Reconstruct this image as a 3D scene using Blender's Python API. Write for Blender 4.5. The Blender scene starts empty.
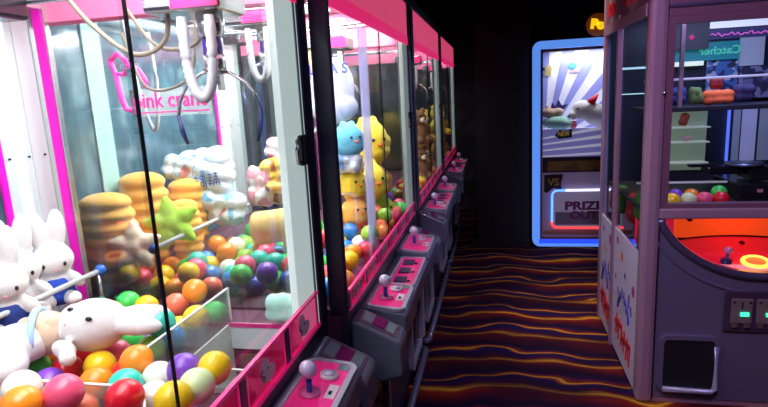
import bpy, bmesh, math, random
from mathutils import Vector, Matrix
random.seed(7)
COL = bpy.context.scene.collection
SC = bpy.context.scene

# ------------------------------------------------------------------ camera maths (also used to cull balls nobody can see)
def norm(v): return v.normalized()
F_PX = 550.0
vY = norm(Vector((113, -114, 550.0)))
vD = Vector((146, 2800, 550.0)); vD = norm(vD - vD.dot(vY)*vY)
vZ = -vD
vX = vY.cross(vZ)
if vX.x < 0: vX = -vX
CAM = Vector((0, 0, 1.5))
# cam axes in world: right, down, forward
right = Vector((vX.x, vY.x, vZ.x)); down = Vector((vX.y, vY.y, vZ.y)); fwd = Vector((vX.z, vY.z, vZ.z))
def in_frame(p, m=25):
    d = Vector(p)-CAM
    z = d.dot(fwd)
    if z < .1: return False
    u = d.dot(right)/z*F_PX+384; v = d.dot(down)/z*F_PX+203.5
    return -m < u < 768+m and -m < v < 407+m
def photo_x(p):
    d = Vector(p)-CAM
    return d.dot(right)/d.dot(fwd)

cam_data = bpy.data.cameras.new('camera'); cam = bpy.data.objects.new('camera', cam_data); COL.objects.link(cam)
cam.matrix_world = Matrix(((right.x, -down.x, -fwd.x, CAM.x), (right.y, -down.y, -fwd.y, CAM.y), (right.z, -down.z, -fwd.z, CAM.z), (0, 0, 0, 1)))
cam_data.sensor_fit = 'HORIZONTAL'; cam_data.sensor_width = 36; cam_data.lens = F_PX/768*36
cam_data.clip_start = .02
SC.camera = cam
SC.view_settings.view_transform = 'Standard'; SC.view_settings.look = 'None'
SC.view_settings.gamma = 1; SC.view_settings.use_curve_mapping = False
SC.view_settings.exposure = 0.0

# ------------------------------------------------------------------ materials
MATS = {}
def setin(b, key, v):
    if key in b.inputs: b.inputs[key].default_value = v
def mat(name, col, rough=.5, metal=0, emit=None, es=0, noise=None, coat=0, sss=0, sheen=0, bump=0, bscale=60):
    if name in MATS: return MATS[name]
    m = bpy.data.materials.new(name); m.use_nodes = True
    nt = m.node_tree; b = nt.nodes['Principled BSDF']
    c = (*col, 1)
    setin(b, 'Base Color', c); setin(b, 'Roughness', rough); setin(b, 'Metallic', metal); setin(b, 'Coat Weight', coat)
    if sheen: setin(b, 'Sheen Weight', sheen)
    if sss:
        setin(b, 'Subsurface Weight', sss); b.inputs['Subsurface Radius'].default_value = (.02, .015, .012)
    if emit: setin(b, 'Emission Color', (*emit, 1)); setin(b, 'Emission Strength', es)
    tc = nt.nodes.new('ShaderNodeTexCoord')
    n = nt.nodes.new('ShaderNodeTexNoise'); n.inputs['Scale'].default_value = bscale; n.inputs['Detail'].default_value = 3
    nt.links.new(tc.outputs['Object'], n.inputs['Vector'])
    k = noise if noise is not None else .06
    mx = nt.nodes.new('ShaderNodeMix'); mx.data_type = 'RGBA'
    mx.inputs[6].default_value = tuple(max(0, x*(1-k)) for x in col)+(1,); mx.inputs[7].default_value = tuple(min(1, x*(1+k)) for x in col)+(1,)
    nt.links.new(n.outputs['Fac'], mx.inputs[0]); nt.links.new(mx.outputs[2], b.inputs['Base Color'])
    if bump:
        bp = nt.nodes.new('ShaderNodeBump'); bp.inputs['Strength'].default_value = bump; bp.inputs['Distance'].default_value = .004
        nt.links.new(n.outputs['Fac'], bp.inputs['Height']); nt.links.new(bp.outputs['Normal'], b.inputs['Normal'])
    MATS[name] = m
    return m
def glassmat(name, tint=(1, 1, 1), refl=.06, haze=0.0, hazecol=(1, 1, 1), rough=.02):
    if name in MATS: return MATS[name]
    m = bpy.data.materials.new(name); m.use_nodes = True; nt = m.node_tree
    for n in list(nt.nodes): nt.nodes.remove(n)
    o = nt.nodes.new('ShaderNodeOutputMaterial'); t = nt.nodes.new('ShaderNodeBsdfTransparent'); g = nt.nodes.new('ShaderNodeBsdfGlossy')
    lw = nt.nodes.new('ShaderNodeLayerWeight'); lw.inputs['Blend'].default_value = .25
    mr = nt.nodes.new('ShaderNodeMapRange'); mr.inputs['To Min'].default_value = refl*.5; mr.inputs['To Max'].default_value = refl*4
    t.inputs[0].default_value = (*tint, 1); g.inputs['Roughness'].default_value = rough
    nt.links.new(lw.outputs['Fresnel'], mr.inputs['Value'])
    mx = nt.nodes.new('ShaderNodeMixShader'); nt.links.new(mr.outputs[0], mx.inputs[0]); nt.links.new(t.outputs[0], mx.inputs[1]); nt.links.new(g.outputs[0], mx.inputs[2])
    last = mx
    if haze:
        d = nt.nodes.new('ShaderNodeBsdfDiffuse'); d.inputs[0].default_value = (*hazecol, 1)
        tr = nt.nodes.new('ShaderNodeBsdfTranslucent'); tr.inputs[0].default_value = (*hazecol, 1)
        ad = nt.nodes.new('ShaderNodeMixShader'); ad.inputs[0].default_value = .5; nt.links.new(d.outputs[0], ad.inputs[1]); nt.links.new(tr.outputs[0], ad.inputs[2])
        m2 = nt.nodes.new('ShaderNodeMixShader'); m2.inputs[0].default_value = haze
        nt.links.new(mx.outputs[0], m2.inputs[1]); nt.links.new(ad.outputs[0], m2.inputs[2]); last = m2
    nt.links.new(last.outputs[0], o.inputs[0])
    MATS[name] = m
    return m
def patternmat(name, cols, scale=14, rough=.5, kind='voronoi', thr=None, bump=.3):
    """coloured patches: list of colours on a constant ramp driven by a cell texture"""
    if name in MATS: return MATS[name]
    m = bpy.data.materials.new(name); m.use_nodes = True; nt = m.node_tree; b = nt.nodes['Principled BSDF']
    b.inputs['Roughness'].default_value = rough
    tc = nt.nodes.new('ShaderNodeTexCoord')
    if kind == 'voronoi':
        v = nt.nodes.new('ShaderNodeTexVoronoi'); v.inputs['Scale'].default_value = scale; out = v.outputs['Color']
    else:
        v = nt.nodes.new('ShaderNodeTexNoise'); v.inputs['Scale'].default_value = scale; v.inputs['Detail'].default_value = 2; out = v.outputs['Fac']
    nt.links.new(tc.outputs['Object'], v.inputs['Vector'])
    r = nt.nodes.new('ShaderNodeValToRGB'); r.color_ramp.interpolation = 'CONSTANT' if kind == 'voronoi' else 'EASE'
    cr = r.color_ramp; n = len(cols)
    pos = thr if thr else [i/n for i in range(n)]
    cr.elements[0].position = pos[0]; cr.elements[0].color = (*cols[0], 1)
    cr.elements[1].position = pos[1]; cr.elements[1].color = (*cols[1], 1)
    for i in range(2, n):
        e = cr.elements.new(pos[i]); e.color = (*cols[i], 1)
    nt.links.new(out, r.inputs[0]); nt.links.new(r.outputs[0], b.inputs['Base Color'])
    nz = nt.nodes.new('ShaderNodeTexNoise'); nz.inputs['Scale'].default_value = 25
    nt.links.new(tc.outputs['Object'], nz.inputs['Vector'])
    bp = nt.nodes.new('ShaderNodeBump'); bp.inputs['Strength'].default_value = bump; bp.inputs['Distance'].default_value = .01
    nt.links.new(nz.outputs['Fac'], bp.inputs['Height']); nt.links.new(bp.outputs['Normal'], b.inputs['Normal'])
    MATS[name] = m
    return m

WHITE = mat('white_panel', (.52, .56, .57), .35)
WHITEPL = mat('white_plush', (.72, .70, .70), .9, sheen=.3, bump=.3, bscale=180)
ALU = mat('pale_aluminium', (.60, .68, .68), .38, .35)
GREYGREEN = mat('grey_green_trim', (.38, .46, .45), .4, .2)
DARK = mat('dark_purple_plastic', (.022, .017, .045), .35)
BLACK = mat('black_paint', (.008, .008, .012), .6)
BLACKGL = mat('black_gloss', (.01, .01, .015), .2)
HOUS = mat('grey_console_plastic', (.16, .17, .24), .33, .1, coat=.3)
HOUSRIM = mat('pale_console_rim', (.46, .48, .58), .3, .2)
HOTPINK = mat('hot_pink_panel', (.95, .015, .25), .3, coat=.5, emit=(1, .02, .27), es=.18)
PINKLIT = mat('lit_pink_header', (.8, .10, .22), .35, emit=(1, .10, .25), es=.55, noise=.5, bscale=9)
SIDEBAND = mat('pale_pink_band', (.8, .16, .32), .4, emit=(1, .22, .42), es=.22)
PINKBAND = mat('lit_hot_pink_band', (.9, .03, .22), .35, emit=(1, .03, .20), es=.62)
MAGENTA = mat('magenta_strip', (.72, .0, .42), .35, emit=(.9, .0, .5), es=.22)
PINKACR = glassmat('pink_acrylic', (.98, .30, .55), .08, .30, (.95, .05, .3))
GLASS = glassmat('clear_glass', (.985, .995, .99), .04)
SIDEGL = glassmat('hazy_side_glass', (.975, .99, .985), .035, .012, (.7, .85, .85))
ACRYL = glassmat('clear_acrylic', (.95, .98, .98), .09, .10, (.8, .95, .95))
ACRYLEDGE = mat('acrylic_edge', (.85, .85, .85), .3)
BACKGL = patternmat('dark_teal_back_glass', [(.03, .08, .12), (.10, .20, .26), (.05, .11, .15), (.18, .30, .34)], 7, .15, 'noise', bump=.02)
CHROME = mat('silver_metal', (.6, .6, .62), .25, .9)
CREAMHOSE = mat('cream_hose', (.27, .23, .17), .5)
COIL = mat('white_coil', (.6, .6, .63), .5)
BLUEP = mat('blue_plastic', (.02, .12, .55), .3)
NAVY = mat('navy_plastic', (.015, .02, .12), .3)
LAV = mat('lavender_plastic', (.72, .62, .86), .15, coat=.6)
STICKW = mat('white_sticker', (.8, .72, .76), .45)
STICKG = mat('grey_sticker', (.2, .2, .2), .45)
LEDW = mat('white_led_tube', (1, 1, 1), .4, emit=(.85, .95, 1), es=4)
LEDB = mat('pale_blue_led_tube', (.5, .8, 1), .4, emit=(.40, .72, 1), es=.9)
PURPOST = mat('mauve_enamel', (.42, .26, .36), .32, .3, coat=.3)
PURFRAME = mat('plum_enamel', (.20, .09, .15), .4, .2)
PURMET = mat('violet_grey_metallic', (.21, .19, .32), .28, .45, coat=.5)
PURMETD = mat('violet_grey_bevel', (.12, .10, .20), .28, .45, coat=.4)
STICKLAV = mat('lavender_white_vinyl', (.66, .60, .82), .4)
RED = mat('red_vinyl', (.8, .02, .03), .4)
SCREEN = mat('grey_display', (.22, .26, .3), .15, coat=.5)
PLUMSCR = mat('plum_display', (.25, .02, .14), .15, coat=.5)

# ------------------------------------------------------------------ mesh builder (world coordinates; build() moves them into the parent's frame)
class MB:
    def __init__(s): s.bm = bmesh.new()
    def _xf(s, vs, M):
        for v in vs: v.co = M @ v.co
    def box(s, lo, hi, bev=0, seg=2, rot=None):
        lo = Vector(lo); hi = Vector(hi); c = (lo+hi)/2; sz = hi-lo
        t = bmesh.new(); bmesh.ops.create_cube(t, size=1)
        for v in t.verts: v.co = Vector((v.co.x*sz.x, v.co.y*sz.y, v.co.z*sz.z))
        if bev: bmesh.ops.bevel(t, geom=t.edges[:], offset=min(bev, min(abs(x) for x in sz)*.45), segments=seg, affect='EDGES', profile=.5)
        R = rot.to_4x4() if rot else Matrix()
        s._xf(t.verts, Matrix.Translation(c) @ R); s.merge(t); return s
    def merge(s, t):
        me = bpy.data.meshes.new('tmp'); t.to_mesh(me); t.free(); s.bm.from_mesh(me); bpy.data.meshes.remove(me)
    def ball(s, c, r, sc=(1, 1, 1), rot=None, u=20, v=12):
        t = bmesh.new(); bmesh.ops.create_uvsphere(t, u_segments=u, v_segments=v, radius=r)
        R = rot.to_4x4() if rot else Matrix()
        s._xf(t.verts, Matrix.Translation(Vector(c)) @ R @ Matrix.Diagonal((*sc, 1))); s.merge(t); return s
    def cone(s, a, b, r0, r1, n=20):
        a = Vector(a); b = Vector(b); d = b-a
        t = bmesh.new(); bmesh.ops.create_cone(t, cap_ends=True, segments=n, radius1=r0, radius2=r1, depth=d.length)
        s._xf(t.verts, Matrix.Translation((a+b)/2) @ d.to_track_quat('Z', 'Y').to_matrix().to_4x4()); s.merge(t); return s
    def cyl(s, a, b, r, n=20): return s.cone(a, b, r, r, n)
    def tube(s, pts, r, n=10, closed=False, rip=0):
        pts = [Vector(p) for p in pts]; N = len(pts); rings = []
        up = Vector((0, 0, 1))
        for i, p in enumerate(pts):
            if closed: t = pts[(i+1) % N]-pts[i-1]
            else: t = pts[min(i+1, N-1)]-pts[max(i-1, 0)]
            t.normalize(); a = t.cross(up)
            if a.length < .05: a = t.cross(Vector((0, 1, 0)))
            a.normalize(); b = t.cross(a)
            rr = (r[i] if isinstance(r, (list, tuple)) else r)*(1+(rip if i % 2 else -rip))
            rings.append([s.bm.verts.new(p+(a*math.cos(2*math.pi*k/n)+b*math.sin(2*math.pi*k/n))*rr) for k in range(n)])
        for i in range(N if closed else N-1):
            A = rings[i]; B = rings[(i+1) % N]
            for k in range(n): s.bm.faces.new((A[k], A[(k+1) % n], B[(k+1) % n], B[k]))
        if not closed: s.bm.faces.new(rings[0][::-1]); s.bm.faces.new(rings[-1])
        return s
    def prism(s, poly, o, ax, ay, az, depth, bev=0):
        """polygon in (ax, ay) plane from origin o, extruded by depth along az"""
        o = Vector(o); ax = Vector(ax); ay = Vector(ay); az = Vector(az)
        t = bmesh.new()
        A = [t.verts.new(o+ax*x+ay*y) for x, y in poly]; B = [t.verts.new(o+ax*x+ay*y+az*depth) for x, y in poly]
        t.faces.new(A[::-1]); t.faces.new(B)
        n = len(poly)
        for i in range(n): t.faces.new((A[i], A[(i+1) % n], B[(i+1) % n], B[i]))
        bmesh.ops.recalc_face_normals(t, faces=t.faces[:])
        if bev: bmesh.ops.bevel(t, geom=t.edges[:], offset=bev, segments=2, affect='EDGES', profile=.5)
        s.merge(t); return s
    def frame(s, o, ax, ay, az, w, h, t, depth, r=0):
        """rectangular ring, optionally with rounded corners"""
        def rr(w, h, x0, y0, r):
            P = []
            for cx, cy, a0 in ((x0+w-r, y0+r, -90), (x0+w-r, y0+h-r, 0), (x0+r, y0+h-r, 90), (x0+r, y0+r, 180)):
                for k in range(7):
                    a = math.radians(a0+15*k); P.append((cx+r*math.cos(a), cy+r*math.sin(a)))
            return P
        out = rr(w, h, 0, 0, max(r, .001)); inn = rr(w-2*t, h-2*t, t, t, max(r-t, .0008))
        o = Vector(o); ax = Vector(ax); ay = Vector(ay); az = Vector(az)
        q = bmesh.new()
        V = [[q.verts.new(o+ax*x+ay*y+az*d) for x, y in P] for P in (out, inn) for d in (0, depth)]
        n = len(out)
        for i in range(n):
            j = (i+1) % n
            q.faces.new((V[0][i], V[0][j], V[1][j], V[1][i])); q.faces.new((V[2][i], V[3][i], V[3][j], V[2][j]))
            q.faces.new((V[0][i], V[2][i], V[2][j], V[0][j])); q.faces.new((V[1][i], V[1][j], V[3][j], V[3][i]))
        bmesh.ops.recalc_face_normals(q, faces=q.faces[:]); s.merge(q); return s
    def build(s, name, m, parent=None, smooth=False, off=None):
        L = Vector(off) if off is not None else root_loc(parent)
        for v in s.bm.verts: v.co -= L
        me = bpy.data.meshes.new(name); s.bm.to_mesh(me); s.bm.free(); me.materials.append(m)
        if smooth:
            for p in me.polygons: p.use_smooth = True
        else:
            for p in me.polygons: p.use_smooth = False
        o = bpy.data.objects.new(name, me); COL.objects.link(o)
        if parent: o.parent = parent
        elif off is not None: o.location = L
        return o
def root_loc(p):
    v = Vector((0, 0, 0))
    while p is not None: v = v+p.location; p = p.parent
    return v
def tag(o, label, cat, group=None, kind=None):
    o['label'] = label; o['category'] = cat
    if group: o['group'] = group
    if kind: o['kind'] = kind
    return o
def empty(name, loc, label, cat, group=None):
    o = bpy.data.objects.new(name, None); COL.objects.link(o); o.location = loc; o.empty_display_size = .1
    return tag(o, label, cat, group)
def struct(o): o['kind'] = 'structure'; return o
def B(name, m, parent, lo, hi, bev=0, **k): return MB().box(lo, hi, bev).build(name, m, parent, smooth=False, **k)

def text_obj(name, s, m, parent, o, ax, ay, size, extrude=.0012, width=None, bold=0):
    cu = bpy.data.curves.new('tmp_text', 'FONT'); cu.body = s; cu.size = size; cu.extrude = extrude; cu.offset = bold
    t = bpy.data.objects.new('tmp_text', cu); COL.objects.link(t)
    dg = bpy.context.evaluated_depsgraph_get(); me = bpy.data.meshes.new_from_object(t.evaluated_get(dg))
    bpy.data.objects.remove(t); bpy.data.curves.remove(cu)
    xs = [v.co.x for v in me.vertices]; w = max(xs)-min(xs); k = (width/w) if width else 1
    o = Vector(o); ax = Vector(ax).normalized(); ay = Vector(ay).normalized(); az = ax.cross(ay)
    L = root_loc(parent)
    for v in me.vertices: v.co = o+ax*((v.co.x-min(xs))*k)+ay*v.co.y+az*v.co.z-L
    me.materials.clear(); me.materials.append(m)
    ob = bpy.data.objects.new(name, me); COL.objects.link(ob); ob.parent = parent
    return ob

def blob(name, parts, m, parent=None, voxel=.006, loc=None, smooth_it=4):
    """plush body: overlapping ellipsoids fused into one continuous surface. parts: (centre, radii, euler)"""
    mb = MB()
    for p in parts:
        c, r = p[0], p[1]; rot = None
        if len(p) > 2: 
            from mathutils import Euler
            rot = Euler(p[2]).to_matrix()
        if not isinstance(r, (tuple, list)): r = (r, r, r)
        mb.ball(c, 1, r, rot, 24, 16)
    o = mb.build(name, m, parent, True, off=loc)
    md = o.modifiers.new('r', 'REMESH'); md.mode = 'VOXEL'; md.voxel_size = voxel; md.use_smooth_shade = True
    sm = o.modifiers.new('s', 'SMOOTH'); sm.iterations = smooth_it; sm.factor = .5
    dg = bpy.context.evaluated_depsgraph_get(); me = bpy.data.meshes.new_from_object(o.evaluated_get(dg))
    o.modifiers.clear(); o.data = me
    for p in me.polygons: p.use_smooth = True
    return o

def light(name, kind, loc, energy, col, size=.5, size_y=None, target=None, spot=None):
    l = bpy.data.lights.new(name, kind); l.energy = energy; l.color = col
    if kind == 'AREA':
        l.size = size
        if size_y: l.shape = 'RECTANGLE'; l.size_y = size_y
    else: l.shadow_soft_size = size
    if spot: l.spot_size = math.radians(spot); l.spot_blend = .8
    o = bpy.data.objects.new(name, l); COL.objects.link(o); o.location = loc
    if target is not None: o.rotation_euler = (Vector(target)-Vector(loc)).to_track_quat('-Z', 'Y').to_euler()
    return o

# ------------------------------------------------------------------ the room
def carpet():
    m = bpy.data.materials.new('wavy_carpet'); m.use_nodes = True; nt = m.node_tree; b = nt.nodes['Principled BSDF']
    b.inputs['Roughness'].default_value = .9; setin(b, 'Specular IOR Level', .08)
    N = nt.nodes.new; L = nt.links.new
    tc = N('ShaderNodeTexCoord'); sp = N('ShaderNodeSeparateXYZ'); L(tc.outputs['Object'], sp.inputs[0])
    def math_(op, a, bb=None, c=None):
        n = N('ShaderNodeMath'); n.operation = op
        for i, x in enumerate((a, bb, c)):
            if x is None: continue
            if isinstance(x, (int, float)): n.inputs[i].default_value = x
            else: L(x, n.inputs[i])
        return n.outputs[0]
    def noise(scale, sx=1, sy=1, sz=0, det=1):
        mp = N('ShaderNodeMapping'); mp.inputs['Scale'].default_value = (sx, sy, 1); mp.inputs['Location'].default_value = (sz, sz*.7, sz)
        n = N('ShaderNodeTexNoise'); n.inputs['Scale'].default_value = scale; n.inputs['Detail'].default_value = det
        L(tc.outputs['Object'], mp.inputs[0]); L(mp.outputs[0], n.inputs['Vector']); return n.outputs['Fac']
    n1 = noise(1.5, 1, .6, 3); n2 = noise(2.6, 1, 1.6, 9)
    ph = math_('ADD', math_('MULTIPLY', sp.outputs['X'], 7), math_('MULTIPLY', n1, 9))
    wav = math_('MULTIPLY', math_('SINE', ph), .034)
    y = math_('ADD', math_('ADD', sp.outputs['Y'], wav), math_('MULTIPLY', n2, .22))
    fr = math_('FRACT', math_('MULTIPLY', y, 3.1))
    r = N('ShaderNodeValToRGB'); cr = r.color_ramp
    stops = [(0, (.012, .006, .035)), (.12, (.05, .008, .03)), (.28, (.16, .010, .016)), (.42, (.34, .03, .012)), (.455, (.80, .34, .02)), (.475, (1.0, .62, .05)), (.50, (.80, .28, .015)), (.515, (.20, .02, .02)), (.535, (.60, .34, .03)), (.55, (.22, .03, .02)),
             (.58, (.12, .01, .03)), (.68, (.022, .010, .075)), (.77, (.022, .012, .085)), (.80, (.42, .09, .012)), (.82, (.95, .55, .04)), (.84, (.28, .03, .01)), (.92, (.03, .008, .05)), (1, (.012, .006, .035))]
    cr.elements[0].position = 0; cr.elements[0].color = (*stops[0][1], 1); cr.elements[1].position = 1; cr.elements[1].color = (*stops[-1][1], 1)
    for p, c in stops[1:-1]: e = cr.elements.new(p); e.color = (*c, 1)
    L(fr, r.inputs[0])
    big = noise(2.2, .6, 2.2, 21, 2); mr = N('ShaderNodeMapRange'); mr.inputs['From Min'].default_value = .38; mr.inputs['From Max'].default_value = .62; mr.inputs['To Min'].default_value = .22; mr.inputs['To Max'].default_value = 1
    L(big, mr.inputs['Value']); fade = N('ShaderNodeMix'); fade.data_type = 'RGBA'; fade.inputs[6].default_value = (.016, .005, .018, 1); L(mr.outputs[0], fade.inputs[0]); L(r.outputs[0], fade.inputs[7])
    nz = noise(160, 1, 1, 0, 2); mx = N('ShaderNodeMix'); mx.data_type = 'RGBA'; mx.blend_type = 'MULTIPLY'; mx.inputs[0].default_value = .4
    L(fade.outputs[2], mx.inputs[6]); L(nz, mx.inputs[7]); L(mx.outputs[2], b.inputs['Base Color'])
    bp = N('ShaderNodeBump'); bp.inputs['Strength'].default_value = .4; bp.inputs['Distance'].default_value = .004; L(nz, bp.inputs['Height']); L(bp.outputs[0], b.inputs['Normal'])
    return m
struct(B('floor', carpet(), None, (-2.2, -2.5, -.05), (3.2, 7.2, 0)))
DWALL = mat('black_wall_paint', (.010, .010, .013), .8)
def mural():
    m = patternmat('dark_mural', [(.006, .005, .010), (.014, .010, .022), (.045, .028, .055), (.012, .012, .03)], 3.2, .6, 'noise', thr=[.42, .5, .58, .66], bump=.05)
    return m
struct(B('ceiling', mat('dark_ceiling_paint', (.012, .010, .016), .8), None, (-2.2, -2.5, 2.75), (3.2, 7.2, 2.8)))
struct(B('wall_left', DWALL, None, (-2.2, -2.5, 0), (-2.1, 7.2, 2.75)))
struct(B('wall_right', DWALL, None, (3.1, -2.5, 0), (3.2, 7.2, 2.75)))
struct(B('wall_back', mural(), None, (-2.1, 7.1, 0), (3.1, 7.2, 2.75)))
struct(B('wall_front', DWALL, None, (-2.1, -2.5, 0), (3.1, -2.4, 2.75)))
struct(B('wall_center', DWALL, None, (-.20, 5.32, 0), (.29, 7.1, 2.75)))
struct(B('wall_mural', mural(), None, (.29, 6.02, 1.98), (3.1, 6.12, 2.75)))

# ------------------------------------------------------------------ crane carriage with claw
def crane(par, x, y, z, k=1.0, detail=True):
    """k scales the claw; z is the underside of the carriage"""
    c = B('claw_carriage', CHROME, par, (x-.09*k, y-.07, z), (x+.09*k, y+.07, z+.055), .008)
    MB().box((x-.02*k, y-.074, z+.006), (x+.088*k, y-.068, z+.048)).build('pink_plate', PINKBAND, c)
    MB().box((x-.085*k, y-.073, z+.006), (x-.025*k, y-.069, z+.012)).build('label_strip', BLACKGL, c)
    cl = MB(); cl.cyl((x+.03, y, z), (x+.03, y, z-.05), .03*k).cyl((x+.03, y, z-.09), (x+.03, y, z-.125), .026*k)
    cl = cl.build('claw_head', CHROME, par, True)
    MB().cyl((x+.03, y, z-.03), (x+.03, y, z-.092), .022*k).build('motor', mat('violet_motor', (.08, .03, .45), .3), cl, True)
    MB().cyl((x+.03, y, z-.125), (x+.03, y, z-.155), .015*k).build('plunger', BLACKGL, cl, True)
    pr = MB()
    for sx in (-1, 1): pr.box((x+.03+sx*.012-.004, y-.01, z-.17), (x+.03+sx*.012+.004, y+.01, z-.12))
    pr.build('bracket', CHROME, cl)
    for sx in (-1, 1):
        P = [(0, -.125), (.03, -.13), (.07, -.155), (.093, -.19), (.100, -.225), (.093, -.265), (.085, -.285)]
        rr = [.005, .004, .004, .0045, .005, .005, .004]
        arm = MB().tube([(x+.03+sx*p*k, y+.01*sx, z+q*k) for p, q in P], [r*k for r in rr], 8).build('claw_arm', CHROME, par, True)
        MB().tube([(x+.03+sx*p*k, y+.01*sx, z+q*k) for p, q in ((.099, -.222), (.094, -.262), (.084, -.290))], [.0055*k, .006*k, .004*k], 8).build('rubber_tip', NAVY, arm, True)
    # white coiled cable hanging in a loop beneath the carriage
    pts = []
    for i in range(61):
        t = i/60; a = math.pi*t
        px = x-.008+.066*(-math.cos(a)*.5+.5)*k; pz = z-.01-.175*k*math.sin(a)**.55
        pts.append((px, y-.055, pz))
    MB().tube(pts, .0115*k, 10, rip=.13).build('coil_cable', COIL, par, True)

def gantry(par, x0, x1, y0, y1, cx, cy, z):
    for yy in (cy-.05, cy+.05):
        MB().cyl((x0, yy, z+.075), (x1, yy, z+.075), .006).build('cross_rail', CHROME, par, True)
    for xx in (x0+.02, x1-.02):
        MB().box((xx-.012, y0, z+.085), (xx+.012, y1, z+.11), .002).build('side_rail', CHROME, par)
    MB().box((x0+.05, cy-.05, z+.03), (x0+.13, cy+.05, z+.09), .01).build('rail_motor', BLACKGL, par)

def hose(par, P, r=.006, m=None, name='hose'):
    P = [Vector(p) for p in P]; out = []
    Q = [P[0]]+P+[P[-1]]
    for i in range(1, len(Q)-2):
        for k in range(8):
            t = k/8; a, b, c, d = Q[i-1], Q[i], Q[i+1], Q[i+2]
            out.append(.5*((2*b)+(c-a)*t+(2*a-5*b+4*c-d)*t*t+(3*b-a-3*c+d)*t**3))
    out.append(P[-1])
    return MB().tube(out, r, 8).build(name, m or CREAMHOSE, par, True)

# ------------------------------------------------------------------ the row of pink claw machines
ZP = .875          # play floor
def slope(fn):
    """build the console parts, then let them fall away towards the player"""
    def g(par, xg, ya, yb, zt, k, *a):
        before = set(par.children)
        fn(par, xg, ya, yb, zt, *a)
        rx = par.location.x
        def sh(o):
            for q in o.data.vertices: q.co.z -= k*max(0, q.co.x+rx-xg)
            for c in o.children: sh(c)
        for o in set(par.children)-before: sh(o)
    return g
def joystick(par, x, y, z):
    b = MB().cyl((x, y, z), (x, y, z+.006), .026).build('joystick_base', mat('rose_plastic', (.8, .15, .4), .3), par, True)
    MB().cyl((x, y, z+.005), (x, y, z+.045), .007).build('joystick_shaft', BLUEP, par, True)
    MB().ball((x, y, z+.062), .021, (1, 1, 1.05)).build('joystick_knob', LAV, par, True)

def console(par, xg, ya, yb, zt=.80, out=.15):
    """housing with pink control panel"""
    prof = [(0, -.15), (out*.55, -.15), (out, -.085), (out, -.012), (out-.012, 0), (0, .012)]
    h = MB().prism(prof, (xg+.001, ya, zt), (1, 0, 0), (0, 0, 1), (0, 1, 0), yb-ya, .006).build('console_housing', HOUS, par)
    rim = MB().frame((xg+.012, ya+.004, zt+.004), (1, 0, 0), (0, 1, 0), (0, 0, 1), out-.016, yb-ya-.008, .014, .010, .03).build('console_rim', HOUSRIM, h)
    p = MB().box((xg+.02, ya+.014, zt+.002), (xg+out-.016, yb-.014, zt+.011), .002).build('control_panel', HOTPINK, par)
    yc = (ya+yb)/2; x = xg+out*.45
    joystick(par, x, yc-.03, zt+.011)
    bt = MB().cyl((x+.022, yc+.055, zt+.011), (x+.022, yc+.055, zt+.02), .023).build('push_button', STICKW, par, True)
    MB().cyl((x+.022, yc+.055, zt+.02), (x+.022, yc+.055, zt+.025), .014).build('button_cap', LAV, bt, True)
    MB().box((x+.035, yc-.04, zt+.0112), (x+.06, yc+.02, zt+.0125)).build('rule_sticker', STICKW, p)
    MB().box((x+.03, yb-.05, zt+.0112), (x+.062, yb-.02, zt+.013)).build('grey_sticker', SCREEN, p)
    MB().box((x+.042, yc-.025, zt+.0126), (x+.05, yc-.008, zt+.0132)).build('sticker_mark', BLACKGL, p)

def display_box(par, xg, ya, yb, zt=.80, out=.155):
    prof = [(0, -.16), (out*.62, -.16), (out, -.12), (out, -.022), (out-.012, -.008), (.02, .012), (0, .012)]
    h = MB().prism(prof, (xg+.001, ya, zt), (1, 0, 0), (0, 0, 1), (0, 1, 0), yb-ya, .008).build('display_housing', HOUS, par)
    q = Matrix.Rotation(math.atan2(.02, out-.03), 3, 'Y')
    cx = xg+out*.52; cy = (ya+yb)/2
    MB().box((cx-.058, cy-(yb-ya)*.36, zt+.0008), (cx+.058, cy+(yb-ya)*.36, zt+.006), .001, rot=q).build('display_bezel', PURFRAME, par)
    s = MB().box((cx-.05, cy-(yb-ya)*.28, zt+.004), (cx+.05, cy+(yb-ya)*.28, zt+.009), rot=q).build('display_screen', SCREEN, par)
    MB().box((cx-.018, cy-(yb-ya)*.28, zt+.0065), (cx+.022, cy+(yb-ya)*.28, zt+.0108), rot=q).build('display_figure', PLUMSCR, s)

def tray(par, xg, ya, yb, zt=.785, out=.145):
    prof = [(0, -.13), (out*.6, -.13), (out, -.07), (out, -.008), (out-.01, 0), (0, .008)]
    h = MB().prism(prof, (xg+.001, ya, zt), (1, 0, 0), (0, 0, 1), (0, 1, 0), yb-ya, .005).build('coin_housing', HOUS, par)
    MB().frame((xg+.03, ya+.012, zt+.003), (1, 0, 0), (0, 1, 0), (0, 0, 1), out-.035, yb-ya-.024, .01, .008, .015).build('coin_rim', HOUSRIM, h)
    p = MB().box((xg+.04, ya+.02, zt+.002), (xg+out-.015, yb-.02, zt+.008), .002).build('coin_panel', HOTPINK, par)
    n = 3; L = yb-ya-.06
    for i in range(n):
        y = ya+.03+L*(i+.15)/n
        MB().box((xg+.052, y, zt+.008), (xg+.098, y+L/n*.55, zt+.014), .002).build('coin_window', NAVY, par)
        MB().box((xg+.1, y+.01, zt+.008), (xg+.115, y+.03, zt+.010)).build('coin_mark', BLACKGL, p)

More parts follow.
